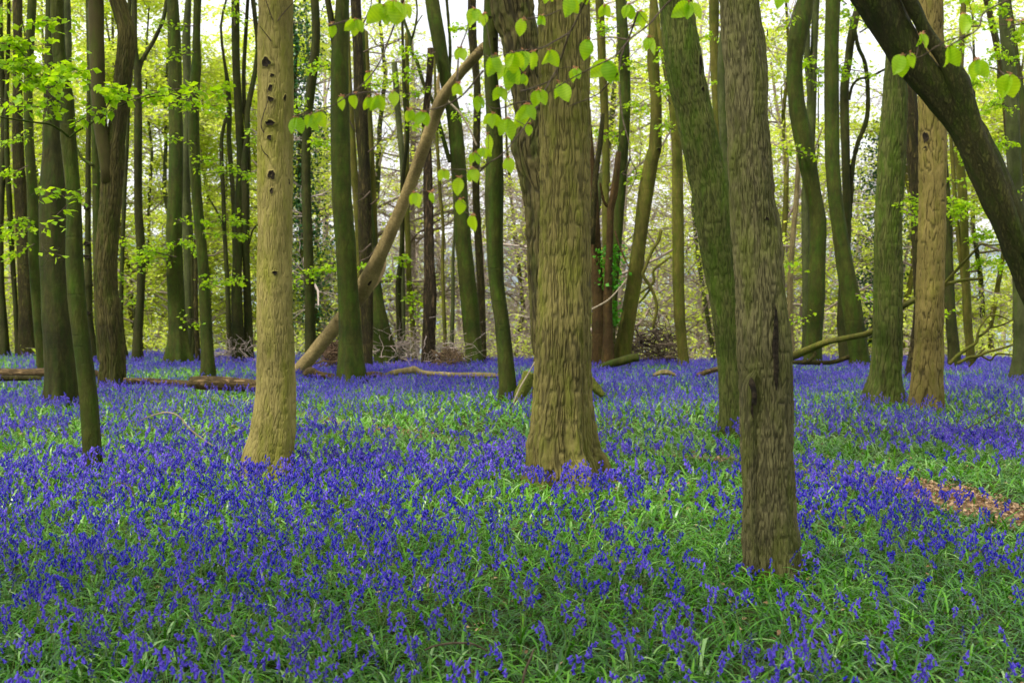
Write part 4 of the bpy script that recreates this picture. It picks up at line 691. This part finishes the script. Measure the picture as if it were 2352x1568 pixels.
# ------------------------------------------------------------------ overhanging beech boughs close to the camera
def leaf_proto(rng):
    nr, nc = 17, 7; V = []
    fold = rng.uniform(.15, .5); curl = rng.uniform(-.1, .35)
    for i in range(nr):
        t = i/(nr-1); w = .35*(math.sin(PI*min(1, t**.9*.985+.012))**.8)*(1-.15*t)
        for j in range(nc):
            s = (j/(nc-1)-.5)*2; x = s*w*(1+(.05 if i % 2 else -.02)*(abs(s) > .9)); y = t-.05*abs(s)*0
            z = abs(s)*w*fold + .014*math.sin((t*14.0-abs(s)*2.6)*PI)*(.3+abs(s)) + .03*math.sin(t*5+s*2+fold*30) - curl*t*t*.5
            V.append((x, -y, z))
    i = np.arange(nr-1)[:, None]; j = np.arange(nc-1)[None]
    return np.array(V), np.stack([i*nc+j, i*nc+j+1, (i+1)*nc+j+1, (i+1)*nc+j], -1).reshape(-1, 4)
def hanging(label, D, twigs, clusters, seed=1):
    rng = RS(seed); k = D/F0; o0 = pt(twigs[0][0][0], twigs[0][0][1], D); r = empty('overhanging_bough', o0, label, 'branch', 'beech boughs hanging close to the camera')
    for tw in twigs:
        n = len(tw); A = np.array([np.append(pt(x, y, D+.12*math.sin(i*.8)), (5.0-3.2*i/(n-1))/2*k) for i, (x, y) in enumerate(tw)]); C = catmull(A, k=6)
        MB().add(*tube(C[:, :3], C[:, 3], 6)).obj('twig', M_twig, r, o0)
    TW = []
    for tw in twigs:
        TW.append(catmull(np.array([pt(x, y, D+.12*math.sin(i*.8)) for i, (x, y) in enumerate(tw)]), k=6))
    TW = np.concatenate(TW)
    for (x, y, s, nl) in clusters:
        mb = MB(); a = pt(x, y, D+rng.uniform(-.08, .08))
        near_ = TW[np.argmin(np.linalg.norm(TW-a, axis=1))]; mid_ = (near_+a)/2+np.array([0, 0, .006]); mb.add(*polytubes(np.array([[near_, mid_, a]]), np.array([[.0014, .0012, .001]]), 5), 2)
        for q in range(nl):
            V, Q = leaf_proto(rng); sz = s*k*rng.uniform(.72, 1.15)
            sidea = (q-(nl-1)/2)*rng.uniform(.5, .8)+rng.uniform(-.15, .15)        # splay in the picture plane
            yaw = rng.uniform(-.9, .9); pitch = rng.uniform(-.25, .45)
            V = V*sz
            # leaf lies in XY (tip -Y); turn it to hang: tip -> -Z
            V = np.stack([V[:, 0], -V[:, 2], V[:, 1]], -1)
            c, s_ = math.cos(yaw), math.sin(yaw); V = np.stack([V[:, 0]*c-V[:, 1]*s_, V[:, 0]*s_+V[:, 1]*c, V[:, 2]], -1)
            c, s_ = math.cos(pitch), math.sin(pitch); V = np.stack([V[:, 0], V[:, 1]*c-V[:, 2]*s_, V[:, 1]*s_+V[:, 2]*c], -1)
            c, s_ = math.cos(sidea), math.sin(sidea); V = np.stack([V[:, 0]*c-V[:, 2]*s_, V[:, 1], V[:, 0]*s_+V[:, 2]*c], -1)
            mb.add(V+a, Q, 0, np.clip(rng.uniform(.15, .75)+.16*np.repeat((np.arange(17) % 2)*2-1, 7), 0, 1))
        for q in range(7):
            d = unit(rng.randn(3)*np.array([1, 1, .5])); p = a+rng.randn(3)*.002
            P_ = np.array([[p, p+d*.006, p+d*.013]]); mb.add(*polytubes(P_, np.array([[.0008, .0022, .0004]]), 4), 1)
        mb.obj('leaf_cluster', [M_leafnear, M_bud, M_twig], r, o0)
hanging('leafy twig hanging furthest left, crossing the pale and green trunks', 4.7,
  [[(930, -10), (910, 46), (892, 94), (872, 143), (841, 186), (798, 220), (758, 246), (712, 262), (675, 266)], [(755, 60), (790, 50), (820, 46), (860, 38), (900, 30)], [(800, 219), (840, 212), (900, 212), (930, 208)]],
  [(681, 268, 44, 2), (715, 262, 44, 2), (735, 256, 46, 2), (785, 220, 48, 1), (812, 215, 40, 1), (818, 45, 44, 3), (762, 54, 34, 1), (845, 165, 36, 1), (845, 222, 40, 2), (868, 218, 36, 2), (903, 210, 36, 1), (882, 12, 50, 3), (905, 2, 52, 3), (925, 8, 46, 2)], 3)
hanging('biggest leafy bough hanging in front of the central trunk', 4.6,
  [[(1560, -12), (1542, 0), (1519, 23), (1490, 57), (1445, 92), (1413, 129), (1367, 152), (1296, 190), (1259, 213), (1195, 258)],
   [(1350, -10), (1320, 55), (1307, 75), (1270, 97), (1240, 112), (1196, 117), (1160, 125), (1130, 133)], [(1307, 78), (1290, 130), (1276, 165), (1250, 210), (1225, 260), (1196, 303), (1156, 352), (1121, 375), (1096, 389), (1044, 389), (1020, 392)],
   [(1196, 210), (1230, 200), (1270, 182), (1281, 160)], [(1121, 376), (1090, 402), (1060, 405)], [(1240, 232), (1190, 236), (1140, 250), (1100, 228)], [(1110, 163), (1061, 220), (1013, 246), (972, 253), (940, 250)], [(1213, 44), (1250, 38), (1287, 23)],
   [(1057, 408), (1050, 470), (1092, 500)], [(1419, 169), (1390, 200), (1367, 220), (1304, 245)], [(1445, 92), (1400, 86), (1362, 92)], [(1050, 190), (1055, 120), (1075, 60), (1080, -10)]],
  [(1135, 126, 46, 2), (1178, 120, 48, 3), (1202, 118, 54, 3), (1165, 150, 54, 3), (1225, 117, 38, 1), (1262, 115, 42, 2), (1205, 170, 30, 2), (1148, 200, 44, 2), (1238, 206, 38, 2), (1285, 190, 50, 2), (1322, 156, 34, 2), (1350, 90, 48, 2), (1395, 138, 54, 3), (1490, 86, 44, 2),
   (1132, 262, 42, 3), (1165, 272, 44, 2), (1195, 252, 44, 2), (1212, 240, 38, 2), (1122, 308, 38, 1), (1215, 286, 30, 1), (1112, 340, 36, 3), (1090, 350, 36, 2), (1018, 388, 32, 2), (1085, 385, 34, 2), (1055, 408, 44, 1), (1060, 456, 40, 1), (1088, 492, 40, 1), (990, 440, 36, 1), (955, 442, 36, 2), (1168, 362, 38, 2),
   (972, 256, 38, 2), (940, 252, 38, 2), (1057, 110, 34, 2), (1090, 20, 44, 2), (1112, 30, 34, 1), (1100, 220, 36, 2), (1052, 192, 34, 2), (1200, 42, 42, 1), (1245, 36, 34, 2), (1310, -8, 44, 2), (1445, 10, 46, 2), (1390, 10, 36, 2), (1340, -20, 40, 2), (1260, -20, 34, 2)], 5)
hanging('bare drooping twig ending in two leaf pairs, in front of the kinked trunk', 4.9,
  [[(1465, 28), (1445, 86), (1425, 137), (1422, 200), (1430, 272), (1445, 329), (1448, 366), (1462, 400), (1442, 446)], [(1448, 360), (1438, 390), (1428, 398)], [(1580, -10), (1582, 5)]],
  [(1468, 26, 40, 2), (1582, 6, 50, 3)], 6)
hanging('leafy bough hanging in front of the arching trunk at upper right', 4.4,
  [[(2360, -12), (2330, -5), (2262, 28), (2250, 60), (2230, 78), (2180, 92), (2150, 108), (2115, 130), (2085, 133)], [(2250, 60), (2215, 60), (2210, 40)], [(2370, 180), (2320, 178), (2290, 160), (2245, 142), (2225, 90)], [(2352, 55), (2320, 58), (2290, 56)], [(1812, 60), (1822, 30), (1830, -10)], [(2230, 78), (2190, 100), (2182, 108)]],
  [(2070, 126, 50, 2), (2092, 122, 32, 1), (2116, 76, 44, 2), (2180, 106, 48, 2), (2215, 32, 48, 2), (2245, 138, 44, 2), (2320, 170, 52, 2), (2346, 48, 40, 2), (2318, 48, 20, 1), (1800, -16, 36, 2), (2220, -20, 40, 2)], 7)

def overhead(parent, origin, c, rad, n, seed, ncl=46, leaf=.10):  # unseen leaf crown above the frame, added to shade the floor
    r = RS(seed); cc = np.array(c)+r.uniform(-1, 1, (ncl, 3))*np.array(rad); p = cc[r.randint(0, ncl, n)]+r.randn(n, 3)*np.array([.42, .42, .14])
    V, Q = leafquads(p, leaf*(.6+.7*r.rand(n)), r, .6, .3, .7); o = MB().add(V, Q, 0, np.repeat(r.rand(n), 4), False)
    B = r.randint(0, ncl, ncl); P = np.stack([np.array(c)*(1-t)+cc*t+np.array([0, 0, -.5*math.sin(t*3)]) for t in np.linspace(0, 1, 5)], 1); o.add(*polytubes(P, np.linspace(.05, .012, 5)[None]*np.ones((ncl, 1)), 4), 1)
    o.obj('crown', [M_leafmid, M_twig], parent, origin)
for t, sd in ((T5, 1), (T20, 2), (T36, 3), (T42, 4), (T44, 5), (T4, 6), (T22, 7), (T51, 8), (T54, 9), (T6, 10), (T27, 11)):
    tp = t.P[0]; top = 1.7+t.D*.25; overhead(t.root, t.base, (tp[0], t.D-.5, max(top+2.6, tp[2]+.5)), (2.9, 2.9, 1.5), 3600, 900+sd)
_b = [o for o in COL.objects if o.name == 'overhanging_bough.001'][0]
overhead(_b, np.array(_b.location), (-4.4, 2.4, 7.6), (4.6, 3.0, 1.4), 6500, 950, 70)  # unseen leaf mass added towards the sun to darken the foreground

# ------------------------------------------------------------------ background wood beyond the crest
def crown_tree(rng, base, H, lean, leaves, leafsize, style, r0):
    """returns twig batches and leaf centres for one background tree"""
    n = 9; z = np.linspace(0, 1, n); P = np.zeros((n, 3)); P[:] = base
    wob = np.cumsum(rng.randn(n, 2)*H*.012, axis=0); P[:, 0] += lean*H*z+wob[:, 0]; P[:, 1] += wob[:, 1]; P[:, 2] += H*z
    R = r0*(1-.75*z); return P, R
def wood(rng, bases, H, leaves_per, leafsize, nb=16, bare=False, blen=.28, lowest=.12):
    trunks = []; S = []; Dd = []; L = []; Rr = []
    for b, h in zip(bases, H):
        P, R = crown_tree(rng, b, h, rng.uniform(-.08, .08), 0, 0, 0, h*rng.uniform(.007, .014)); trunks.append((P, R))
        m = nb; t = lowest+(1-lowest)*rng.rand(m)**.9; i = (t*(len(P)-1.01)).astype(int); f = (t*(len(P)-1.01)-i)[:, None]
        S.append(P[i]*(1-f)+P[i+1]*f); a = rng.rand(m)*2*PI
        Dd.append(np.stack([np.cos(a), np.sin(a), rng.uniform(.05, .7, m)], -1)); L.append(h*blen*(1.1-.6*t)*(.6+.6*rng.rand(m))); Rr.append(R[i]*.42)
    lv = [(5, .5, .75, .05, .2), (4, .5, .8, .0, .2)] + ([(4, .55, .9, .1, .1)] if bare else [])
    g = grow(np.concatenate(S), unit(np.concatenate(Dd)), np.concatenate(L), np.concatenate(Rr), lv, rng, wob=.28)
    return trunks, g
def emit(mb, trunks, g, leaves, leafsize, rng, minr=.006, twm=0, lfm=1, flat=.55):
    for P, R in trunks: mb.add(*tube(P, R, 7, cap=False), twm, rng.rand())
    for P_, R_ in g: mb.add(*polytubes(P_, np.maximum(R_, minr), 3), twm, np.repeat(rng.rand(len(P_)), P_.shape[1]*3))
    if leaves:
        src = np.concatenate([P_.reshape(-1, 3) for P_, _ in g[1:]]); n = leaves
        c = src[rng.randint(0, len(src), n)]+rng.randn(n, 3)*np.array([.22, .22, .10])
        u = c[:, 0]/np.maximum(c[:, 1], 1)*F0+W0/2; pk = 1-.5*smooth(620, 900, u)*(1-smooth(1950, 2150, u)); c = c[rng.rand(n) < pk]; n = len(c)
        V, Q = leafquads(c, leafsize*(.6+.8*rng.rand(n)), rng, flat, .25, .75); mb.add(V, Q, lfm, np.repeat(np.clip(rng.rand(n)*.8+.2*vnoise(c[:, 0], c[:, 2], 2), 0, 1), 4), False)
def wpos(u, D): return np.array([(u-W0/2)/F0*D, D, float(ground((u-W0/2)/F0*D, D))-.1])
rng = RS(77)
# countable young trees straight behind the crest
kinds = [('leafy', u) for u in (-40, 20, 75, 130, 190, 250, 300, 345, 410, 480, 540, 620, 690, 760, 880, 1190, 1360, 1460, 1640, 1800, 1900, 2080, 2130, 2180, 2235, 2290, 2350)]
for i, (kd, u) in enumerate(kinds):
    D = rng.uniform(50, 62); b = wpos(u+rng.uniform(-20, 20), D); h = rng.uniform(13, 20)
    r = RS(500+i); tr, g = wood(r, [b], [h], 0, 0, nb=26, blen=.26, lowest=.06)
    dens = 10500 if u < 720 or u > 2000 else 7000
    root = empty('young_tree', b, 'young tree in fresh yellow green leaf beyond the crest of the bluebell slope', 'tree', 'young leafy trees beyond the crest')
    mb = MB(); mb.add(*tube(tr[0][0], tr[0][1]*.8, 8, cap=False)); mb.obj('trunk', BK['olive' if i % 2 else 'grey'], root, b)
    mb = MB(); emit(mb, [], g, 0, 0, r, .007); mb.obj('branches', M_bare, root, b)
    mb = MB(); src = np.concatenate([P_.reshape(-1, 3) for P_, _ in g[1:]]); c = src[r.randint(0, len(src), dens)]+r.randn(dens, 3)*np.array([.25, .25, .1])
    V, Q = leafquads(c, .15*(.6+.8*r.rand(dens)), r, .6, .2, .75); mb.add(V, Q, 0, np.repeat(r.rand(dens), 4), False); mb.obj('crown', M_leaffar, root, b)
# ivy clad tree
b = wpos(728, 52); r = RS(31); tr, g = wood(r, [b], [15], 0, 0, nb=22, blen=.2)
root = empty('ivy_clad_tree', b, 'tree wrapped in dark green ivy, just right of the slender bending trunk', 'tree')
mb = MB(); mb.add(*tube(tr[0][0], tr[0][1], 8, cap=False)); mb.obj('trunk', BK['dark'], root, b)
mb = MB(); emit(mb, [], g, 0, 0, r, .007); mb.obj('branches', M_bare, root, b)
n = 9000; t = r.rand(n)**.8; P = tr[0][0]; ii = (t*7.9).astype(int); f = (t*7.9-ii)[:, None]; c = P[ii]*(1-f)+P[ii+1]*f + r.randn(n, 3)*np.array([.32, .32, .2])*(1+1.2*vnoise(t*9, 0*t, 4))[:, None]
V, Q = leafquads(c, .11*(.6+.8*r.rand(n)), r, .3, .5, .9); MB().add(V, Q, 0, np.repeat(r.rand(n), 4), False).obj('ivy', M_ivy, root, b)
b = wpos(1985, 54); r = RS(32); tr, g = wood(r, [b], [11], 0, 0, nb=22, blen=.25)
root = empty('ivy_clad_tree', b, 'dark ivy covered tree in the gap left of the heavy dark green trunk', 'tree')
mb = MB(); mb.add(*tube(tr[0][0], tr[0][1], 8, cap=False)); mb.obj('trunk', BK['dark'], root, b)
n = 9000; t = r.rand(n); P = tr[0][0]; ii = (t*7.9).astype(int); f = (t*7.9-ii)[:, None]; c = P[ii]*(1-f)+P[ii+1]*f + r.randn(n, 3)*np.array([.6, .6, .3])
V, Q = leafquads(c, .11*(.6+.8*r.rand(n)), r, .3, .5, .9); MB().add(V, Q, 0, np.repeat(r.rand(n), 4), False).obj('ivy', M_ivy, root, b)
# the wood further off, one mass
mb = MB(); rng = RS(91)
us = rng.uniform(-150, 2500, 34); Ds = rng.uniform(64, 100, 34)
bs = [wpos(u, d) for u, d in zip(us, Ds)]; tr, g = wood(rng, bs, rng.uniform(17, 26, 34), 0, 0, nb=22, blen=.26, lowest=.08)
emit(mb, tr, g, 200000, .20, rng, .010)
us = np.concatenate([rng.uniform(1250, 2150, 22), rng.uniform(650, 1250, 13), rng.uniform(0, 2352, 3)]); Ds = rng.uniform(54, 90, 38)      # bare, twiggy ones
bs = [wpos(u, d) for u, d in zip(us, Ds)]; tr, g = wood(rng, bs, rng.uniform(9, 18, 38), 0, 0, nb=20, bare=True, blen=.34, lowest=.1)
emit(mb, tr, g, 14000, .12, rng, .009)
us = rng.uniform(-150, 2500, 60); Ds = rng.uniform(100, 170, 60); bs = [wpos(u, d) for u, d in zip(us, Ds)]
tr, g = wood(rng, bs, rng.uniform(12, 20, 60), 0, 0, nb=14, blen=.3, lowest=.1); emit(mb, tr, g, 120000, .34, rng, .014)
tag(mb.obj('distant_wood', [M_bare, M_leaffar]), 'far off spring wood of bare twigs and yellow green leaves filling the gaps between trunks', 'wood', kind='stuff')
# low undergrowth right behind the crest
mb = MB(); rng = RS(92); n = 260
us = rng.uniform(-60, 2420, n); Ds = rng.uniform(44, 62, n); S = np.array([wpos(u, max(d, float(edge((u-W0/2)/F0*d, d))+1)) for u, d in zip(us, Ds)])
d = unit(rng.randn(n, 3)*np.array([.5, .5, .2])+np.array([0, 0, 1])); g = grow(S, d, rng.uniform(.9, 3.2, n), np.full(n, .014), [(5, .6, .8, .1, .1), (3, .6, .9, 0, .1)], rng, wob=.3)
emit(mb, [], g, 30000, .12, rng, .005)
tag(mb.obj('undergrowth', [M_bare, M_leaffar]), 'low tangled undergrowth with yellow green leaves just beyond the crest', 'undergrowth', kind='stuff')

# ------------------------------------------------------------------ bluebells
def bell_geo(a, axis, s, sides, rings):
    """one nodding bell: a = attachment, axis = hanging direction"""
    prof = {4: [(0, .0012), (.18, .0032), (.72, .0036), (1.0, .0072)], 3: [(0, .0018), (.45, .0040), (1.0, .0068)], 2: [(0, .0030), (1.0, .0062)]}[rings]
    ax = unit(np.asarray(axis, float)); u = unit(np.cross(ax, [.3, .9, .1])); v = np.cross(ax, u); th = np.arange(sides)*2*PI/sides
    V = np.concatenate([[a+ax*t*.017*s+r*s*(math.cos(x)*u+math.sin(x)*v) for x in th] for t, r in prof]); return V, ringquads(rings, sides)
def plant_proto(seed, lod, bud=False):
    rng = RS(seed); mb = MB(); h = 1.0
    H = rng.uniform(.26, .36); lean = rng.uniform(.02, .07); nod = rng.uniform(.02, .045)
    t = np.linspace(0, 1, 8 if lod == 0 else (5 if lod == 1 else 3))
    X = lean*t**1.5+nod*np.clip((t-.6)/.4, 0, 1)**2; Z = H*(t-.10*np.clip((t-.72)/.28, 0, 1)**2*(0 if bud else 1)); Y = .01*np.sin(t*5+seed)
    P = np.stack([X, Y, Z], -1); R = np.linspace(.0024, .0012, len(t))*(1 if lod < 2 else 1.3)
    stem = (P, R, 4 if lod == 0 else 3)
    nb = rng.randint(7, 12) if lod < 2 else 5
    bells = []
    for k in range(nb):
        f = .66+.34*k/(nb-1) if not bud else .72+.28*k/(nb-1)
        i = f*(len(t)-1.001); q = int(i); p = P[q]*(1-(i-q))+P[q+1]*(i-q)
        if bud: ax = np.array([rng.randn()*.5, rng.randn()*.5, .6-.9*(1-f)*2]); off = .004; s = .75
        else:
            ax = np.array([.35*rng.randn()+.25, .45*rng.randn(), -1+.35*rng.rand()]); off = rng.uniform(.007, .020); s = rng.uniform(1.0, 1.3)
        dd = unit(np.array([rng.randn()+.5, rng.randn(), .2])); a = p+dd*off
        bells.append(bell_geo(a, ax, s*(1.05 if lod == 0 else (1.2 if lod == 1 else 1.4)), {0: 6, 1: 4, 2: 3}[lod], {0: 4, 1: 3, 2: 2}[lod]))
    return stem, bells
def blade_proto(rng, segs, L=.24, wd_=.013):
    """one strap leaf arching over"""
    t = np.linspace(0, 1, segs+1); up = rng.uniform(.5, 1.25); L = L*rng.uniform(.75, 1.2)
    ang = up - t**1.3*rng.uniform(.9, 2.0); dx = np.cos(ang); dz = np.sin(ang)
    x = np.concatenate([[0], np.cumsum((dx[1:]+dx[:-1])/2)])*L/segs; z = np.concatenate([[0], np.cumsum((dz[1:]+dz[:-1])/2)])*L/segs
    z = np.maximum(z, .012); w = wd_*np.sin(np.clip(t*.86+.14, 0, 1)*PI)**.6*rng.uniform(.8, 1.15); w[-1] = .0008; tw = rng.uniform(-.6, .6)*t
    l = np.stack([x, w/2*np.cos(tw), z+w/2*np.sin(tw)+w*.18], -1); r = np.stack([x, -w/2*np.cos(tw), z-w/2*np.sin(tw)+w*.18], -1)
    V = np.stack([l, r], 1).reshape(-1, 3); i = np.arange(segs); return V, np.stack([2*i, 2*i+1, 2*i+3, 2*i+2], -1)
def scatter(mb, V, Q, pos, yaw, scale, matid, tint, rng, tilt=0, tv=None):
    n = len(pos)
    if n == 0: return
    c, s = np.cos(yaw)[:, None], np.sin(yaw)[:, None]; sc = scale[:, None]
    X = (V[None, :, 0]*c-V[None, :, 1]*s)*sc; Y = (V[None, :, 0]*s+V[None, :, 1]*c)*sc; Z = V[None, :, 2]*sc
    if tilt: X = X+Z*(rng.randn(n)*tilt)[:, None]; Y = Y+Z*(rng.randn(n)*tilt)[:, None]
    W = np.stack([X+pos[:, None, 0], Y+pos[:, None, 1], Z+pos[:, None, 2]], -1)
    T = np.broadcast_to(tint[:, None], (n, len(V)))
    if tv is not None: T = np.clip(T+tv[None, :], 0, 1)
    mb.add(W.reshape(-1, 3), (Q[None]+(np.arange(n)*len(V))[:, None, None]).reshape(-1, 4), matid, T.reshape(-1))
def field(rng, y0, y1, dens, margin=.55, kx=.44):
    """random positions with even density in plan, inside the widened view"""
    A = kx*(y1**2-y0**2)+2*margin*(y1-y0); n = int(A*dens); y = np.sqrt(y0**2+rng.rand(n)*(y1**2-y0**2)); x = rng.uniform(-1, 1, n)*(y*kx+margin)
    for (tx, ty, tr) in TRUNKS:
        m = (x-tx)**2+(y-ty)**2 > (tr*.98)**2; x, y = x[m], y[m]
    return x, y
def flower_density(x, y):
    d, side = path_dist(x, y)
    f = .22+.78*smooth(.36, .66, fbm(x*.7+9, y*.4, 21, 3))
    f *= .78+.22*smooth(6.0, 8.6, y+1.2*(fbm(x*.8, y*.8, 8, 2)-.5))
    u = x/y*F0+W0/2
    far = smooth(15, 24, y); f = f*(1-far)+far*(.30+.75*smooth(.3, .6, fbm(x*.5, y*.22, 33, 3)))
    beyond = side > 0
    strong = smooth(1250, 1700, u)
    f *= np.where(beyond, 1-strong*.88*(1-smooth(.7, 2.4, d)), 1)
    f *= 1-np.clip(smooth(1850, 2150, u)*.93+.55, 0, .93)*(1-smooth(.25, .55, d+.25*(vnoise(x*3, y*3, 4)-.5)))
    green = smooth(1380, 1480, u)*(1-smooth(1640, 1700, u)); f *= 1-.55*green*smooth(12, 14, y)*(1-smooth(18, 21, y))
    g2 = smooth(860, 940, u)*(1-smooth(1180, 1230, u)); f *= 1-.55*g2*smooth(15, 16.5, y)*(1-smooth(18.5, 20, y))
    g3 = 1-smooth(0, 130, u); f *= 1-.8*g3*smooth(30, 33, y)
    g4 = smooth(300, 420, u)*(1-smooth(560, 600, u)); f *= 1-.5*g4*smooth(27, 29, y)*(1-smooth(33, 36, y))
    return np.clip(f, 0, 1.2)
def blade_density(x, y):
    d, side = path_dist(x, y); u = x/y*F0+W0/2
    lit = np.clip(smooth(1900, 2150, u)+.25*(vnoise(x, y, 6) > .62), 0, 1)
    return (1-.97*lit*(1-smooth(.22, .5, d+.3*(vnoise(x*3, y*3, 4)-.5))))*(.6+.6*fbm(x*.9, y*.9, 51, 2))

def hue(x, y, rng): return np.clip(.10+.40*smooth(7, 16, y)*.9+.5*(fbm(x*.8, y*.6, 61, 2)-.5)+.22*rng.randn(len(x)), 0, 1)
rng = RS(5)
# near plants, each one an object of its own
xs, ys = field(rng, 4.55, 9.5, 92); keep = rng.rand(len(xs)) < flower_density(xs, ys); xs, ys = xs[keep], ys[keep]
vis = (np.abs(xs) < ys*.395) & (ys > 4.95); order = np.argsort(np.where(vis, ys, 99)); near, rest = order[:300], order[300:]
protos = []
for s in range(12):
    bud = s >= 9; stem, bells = plant_proto(s+1, 0, bud); r = RS(s+40)
    sm = MB().add(*tube(stem[0], stem[1], 5, cap=False), 0, .5).mesh('stem', M_stem)
    bm = MB(); [bm.add(V, Q, 0, float(np.clip(.25+.3*r.rand(), 0, 1))) for V, Q in bells]; bm = bm.mesh('flowers', M_budb if bud else M_bell)
    lm = MB()
    for q in range(6):
        V, Q = blade_proto(r, 6); a = q*2*PI/6+r.rand(); V = np.stack([V[:, 0]*math.cos(a)-V[:, 1]*math.sin(a), V[:, 0]*math.sin(a)+V[:, 1]*math.cos(a), V[:, 2]], -1); lm.add(V, Q, 0, r.rand())
    protos.append((sm, bm, lm.mesh('leaves', M_blade)))
for i in near:
    k = int(rng.choice(12, p=[.09]*9+[.19/3]*3)); p = (float(xs[i]), float(ys[i]), float(ground(xs[i], ys[i])))
    r = empty('bluebell', p, 'bluebell in the nearest rows of the flower carpet along the bottom of the picture', 'flower', 'bluebells in the nearest rows')
    r.rotation_euler = (rng.randn()*.06, rng.randn()*.06, rng.rand()*2*PI); s = float(rng.uniform(.8, 1.12)); r.scale = (s, s, s)
    for nm, me in zip(('stem', 'flowers', 'leaves'), protos[k]):
        o = bpy.data.objects.new(nm, me); COL.objects.link(o); o.parent = r
# the rest of the carpet
fb = MB()
def fill(x, y, lod, nprot, seed):
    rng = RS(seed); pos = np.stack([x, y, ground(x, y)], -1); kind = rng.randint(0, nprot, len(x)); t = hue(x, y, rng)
    for k in range(nprot):
        m = kind == k; bud = (k == nprot-1 and lod == 0); stem, bells = plant_proto(100*lod+k+seed, lod, bud); P_ = pos[m]; n = m.sum(); yaw = rng.rand(n)*2*PI; sc = rng.uniform(.72, 1.1, n); st = rng.randint(1e6)
        V, Q = tube(stem[0], stem[1], stem[2], cap=False); scatter(fb, V, Q, P_, yaw, sc, 1, rng.rand(n), RS(st), .1)
        V = np.concatenate([b[0] for b in bells]); o = np.cumsum([0]+[len(b[0]) for b in bells[:-1]]); Q = np.concatenate([b[1]+c for b, c in zip(bells, o)])
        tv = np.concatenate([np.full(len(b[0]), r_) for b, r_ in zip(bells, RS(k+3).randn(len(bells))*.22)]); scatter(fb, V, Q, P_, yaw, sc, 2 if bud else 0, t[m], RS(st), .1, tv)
fill(xs[rest], ys[rest], 0, 10, 7)
x, y = field(rng, 9.5, 17, 80); k = rng.rand(len(x)) < flower_density(x, y); fill(x[k], y[k], 1, 14, 8)
x, y = field(rng, 17, 50, 54); k = (rng.rand(len(x)) < flower_density(x, y)) & (y < edge(x, y)+2.0); fill(x[k], y[k], 2, 14, 9)
print('bluebell verts', fb.n)
tag(fb.obj('bluebell_carpet', [M_bell, M_stem, M_budb]), 'carpet of violet blue bluebells covering the woodland floor from the middle distance to the crest', 'bluebells', kind='stuff')
lb = MB()
def blades(y0, y1, dens, segs, L, w, nprot, seed):
    rng = RS(seed); x, y = field(rng, y0, y1, dens); k = (rng.rand(len(x)) < blade_density(x, y)) & (y < edge(x, y)+2.5); x, y = x[k], y[k]
    pos = np.stack([x, y, ground(x, y)-.005], -1); kind = rng.randint(0, nprot, len(x)); cl = np.clip(-.02+.32*smooth(7, 12, y)+.5*fbm(x*1.6, y*1.6, 71, 2)+.26*rng.randn(len(x)), 0, 1)  # near blades darker: foreground shade put into the tint
    for q in range(nprot):
        m = kind == q; V, Q = blade_proto(RS(seed*50+q), segs, L, w); n = m.sum(); scatter(lb, V, Q, pos[m], rng.rand(n)*2*PI, rng.uniform(.7, 1.15, n), 0, cl[m], rng, .15)
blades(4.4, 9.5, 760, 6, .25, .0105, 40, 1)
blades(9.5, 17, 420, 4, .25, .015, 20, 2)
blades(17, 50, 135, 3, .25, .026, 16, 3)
print('blade verts', lb.n)
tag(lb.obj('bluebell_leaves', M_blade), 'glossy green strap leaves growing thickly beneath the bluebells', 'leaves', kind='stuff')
# dead beech leaves
lt = MB(); rng = RS(12)
x, y = field(rng, 4.6, 22, 700); d, sd = path_dist(x, y); u = x/y*F0+W0/2
pr = np.clip(smooth(1900, 2100, u)+.35*(vnoise(x, y, 6) > .55), 0, 1)*(1-smooth(.22, .5, d+.2*(vnoise(x*3, y*3, 4)-.5))); pr = np.maximum(pr, .018); k = rng.rand(len(x)) < pr; x, y = x[k], y[k]; n = len(x)
c = np.stack([x, y, ground(x, y)+.015+.035*rng.rand(n)], -1); lt.add(*leafquads(c, rng.uniform(.028, .058, n), rng, .55, .0, .65), 0, np.repeat(rng.rand(n), 4), False)
tag(lt.obj('leaf_litter', M_dead), 'pinkish brown dead beech leaves strewn along the path', 'leaf litter', kind='stuff')
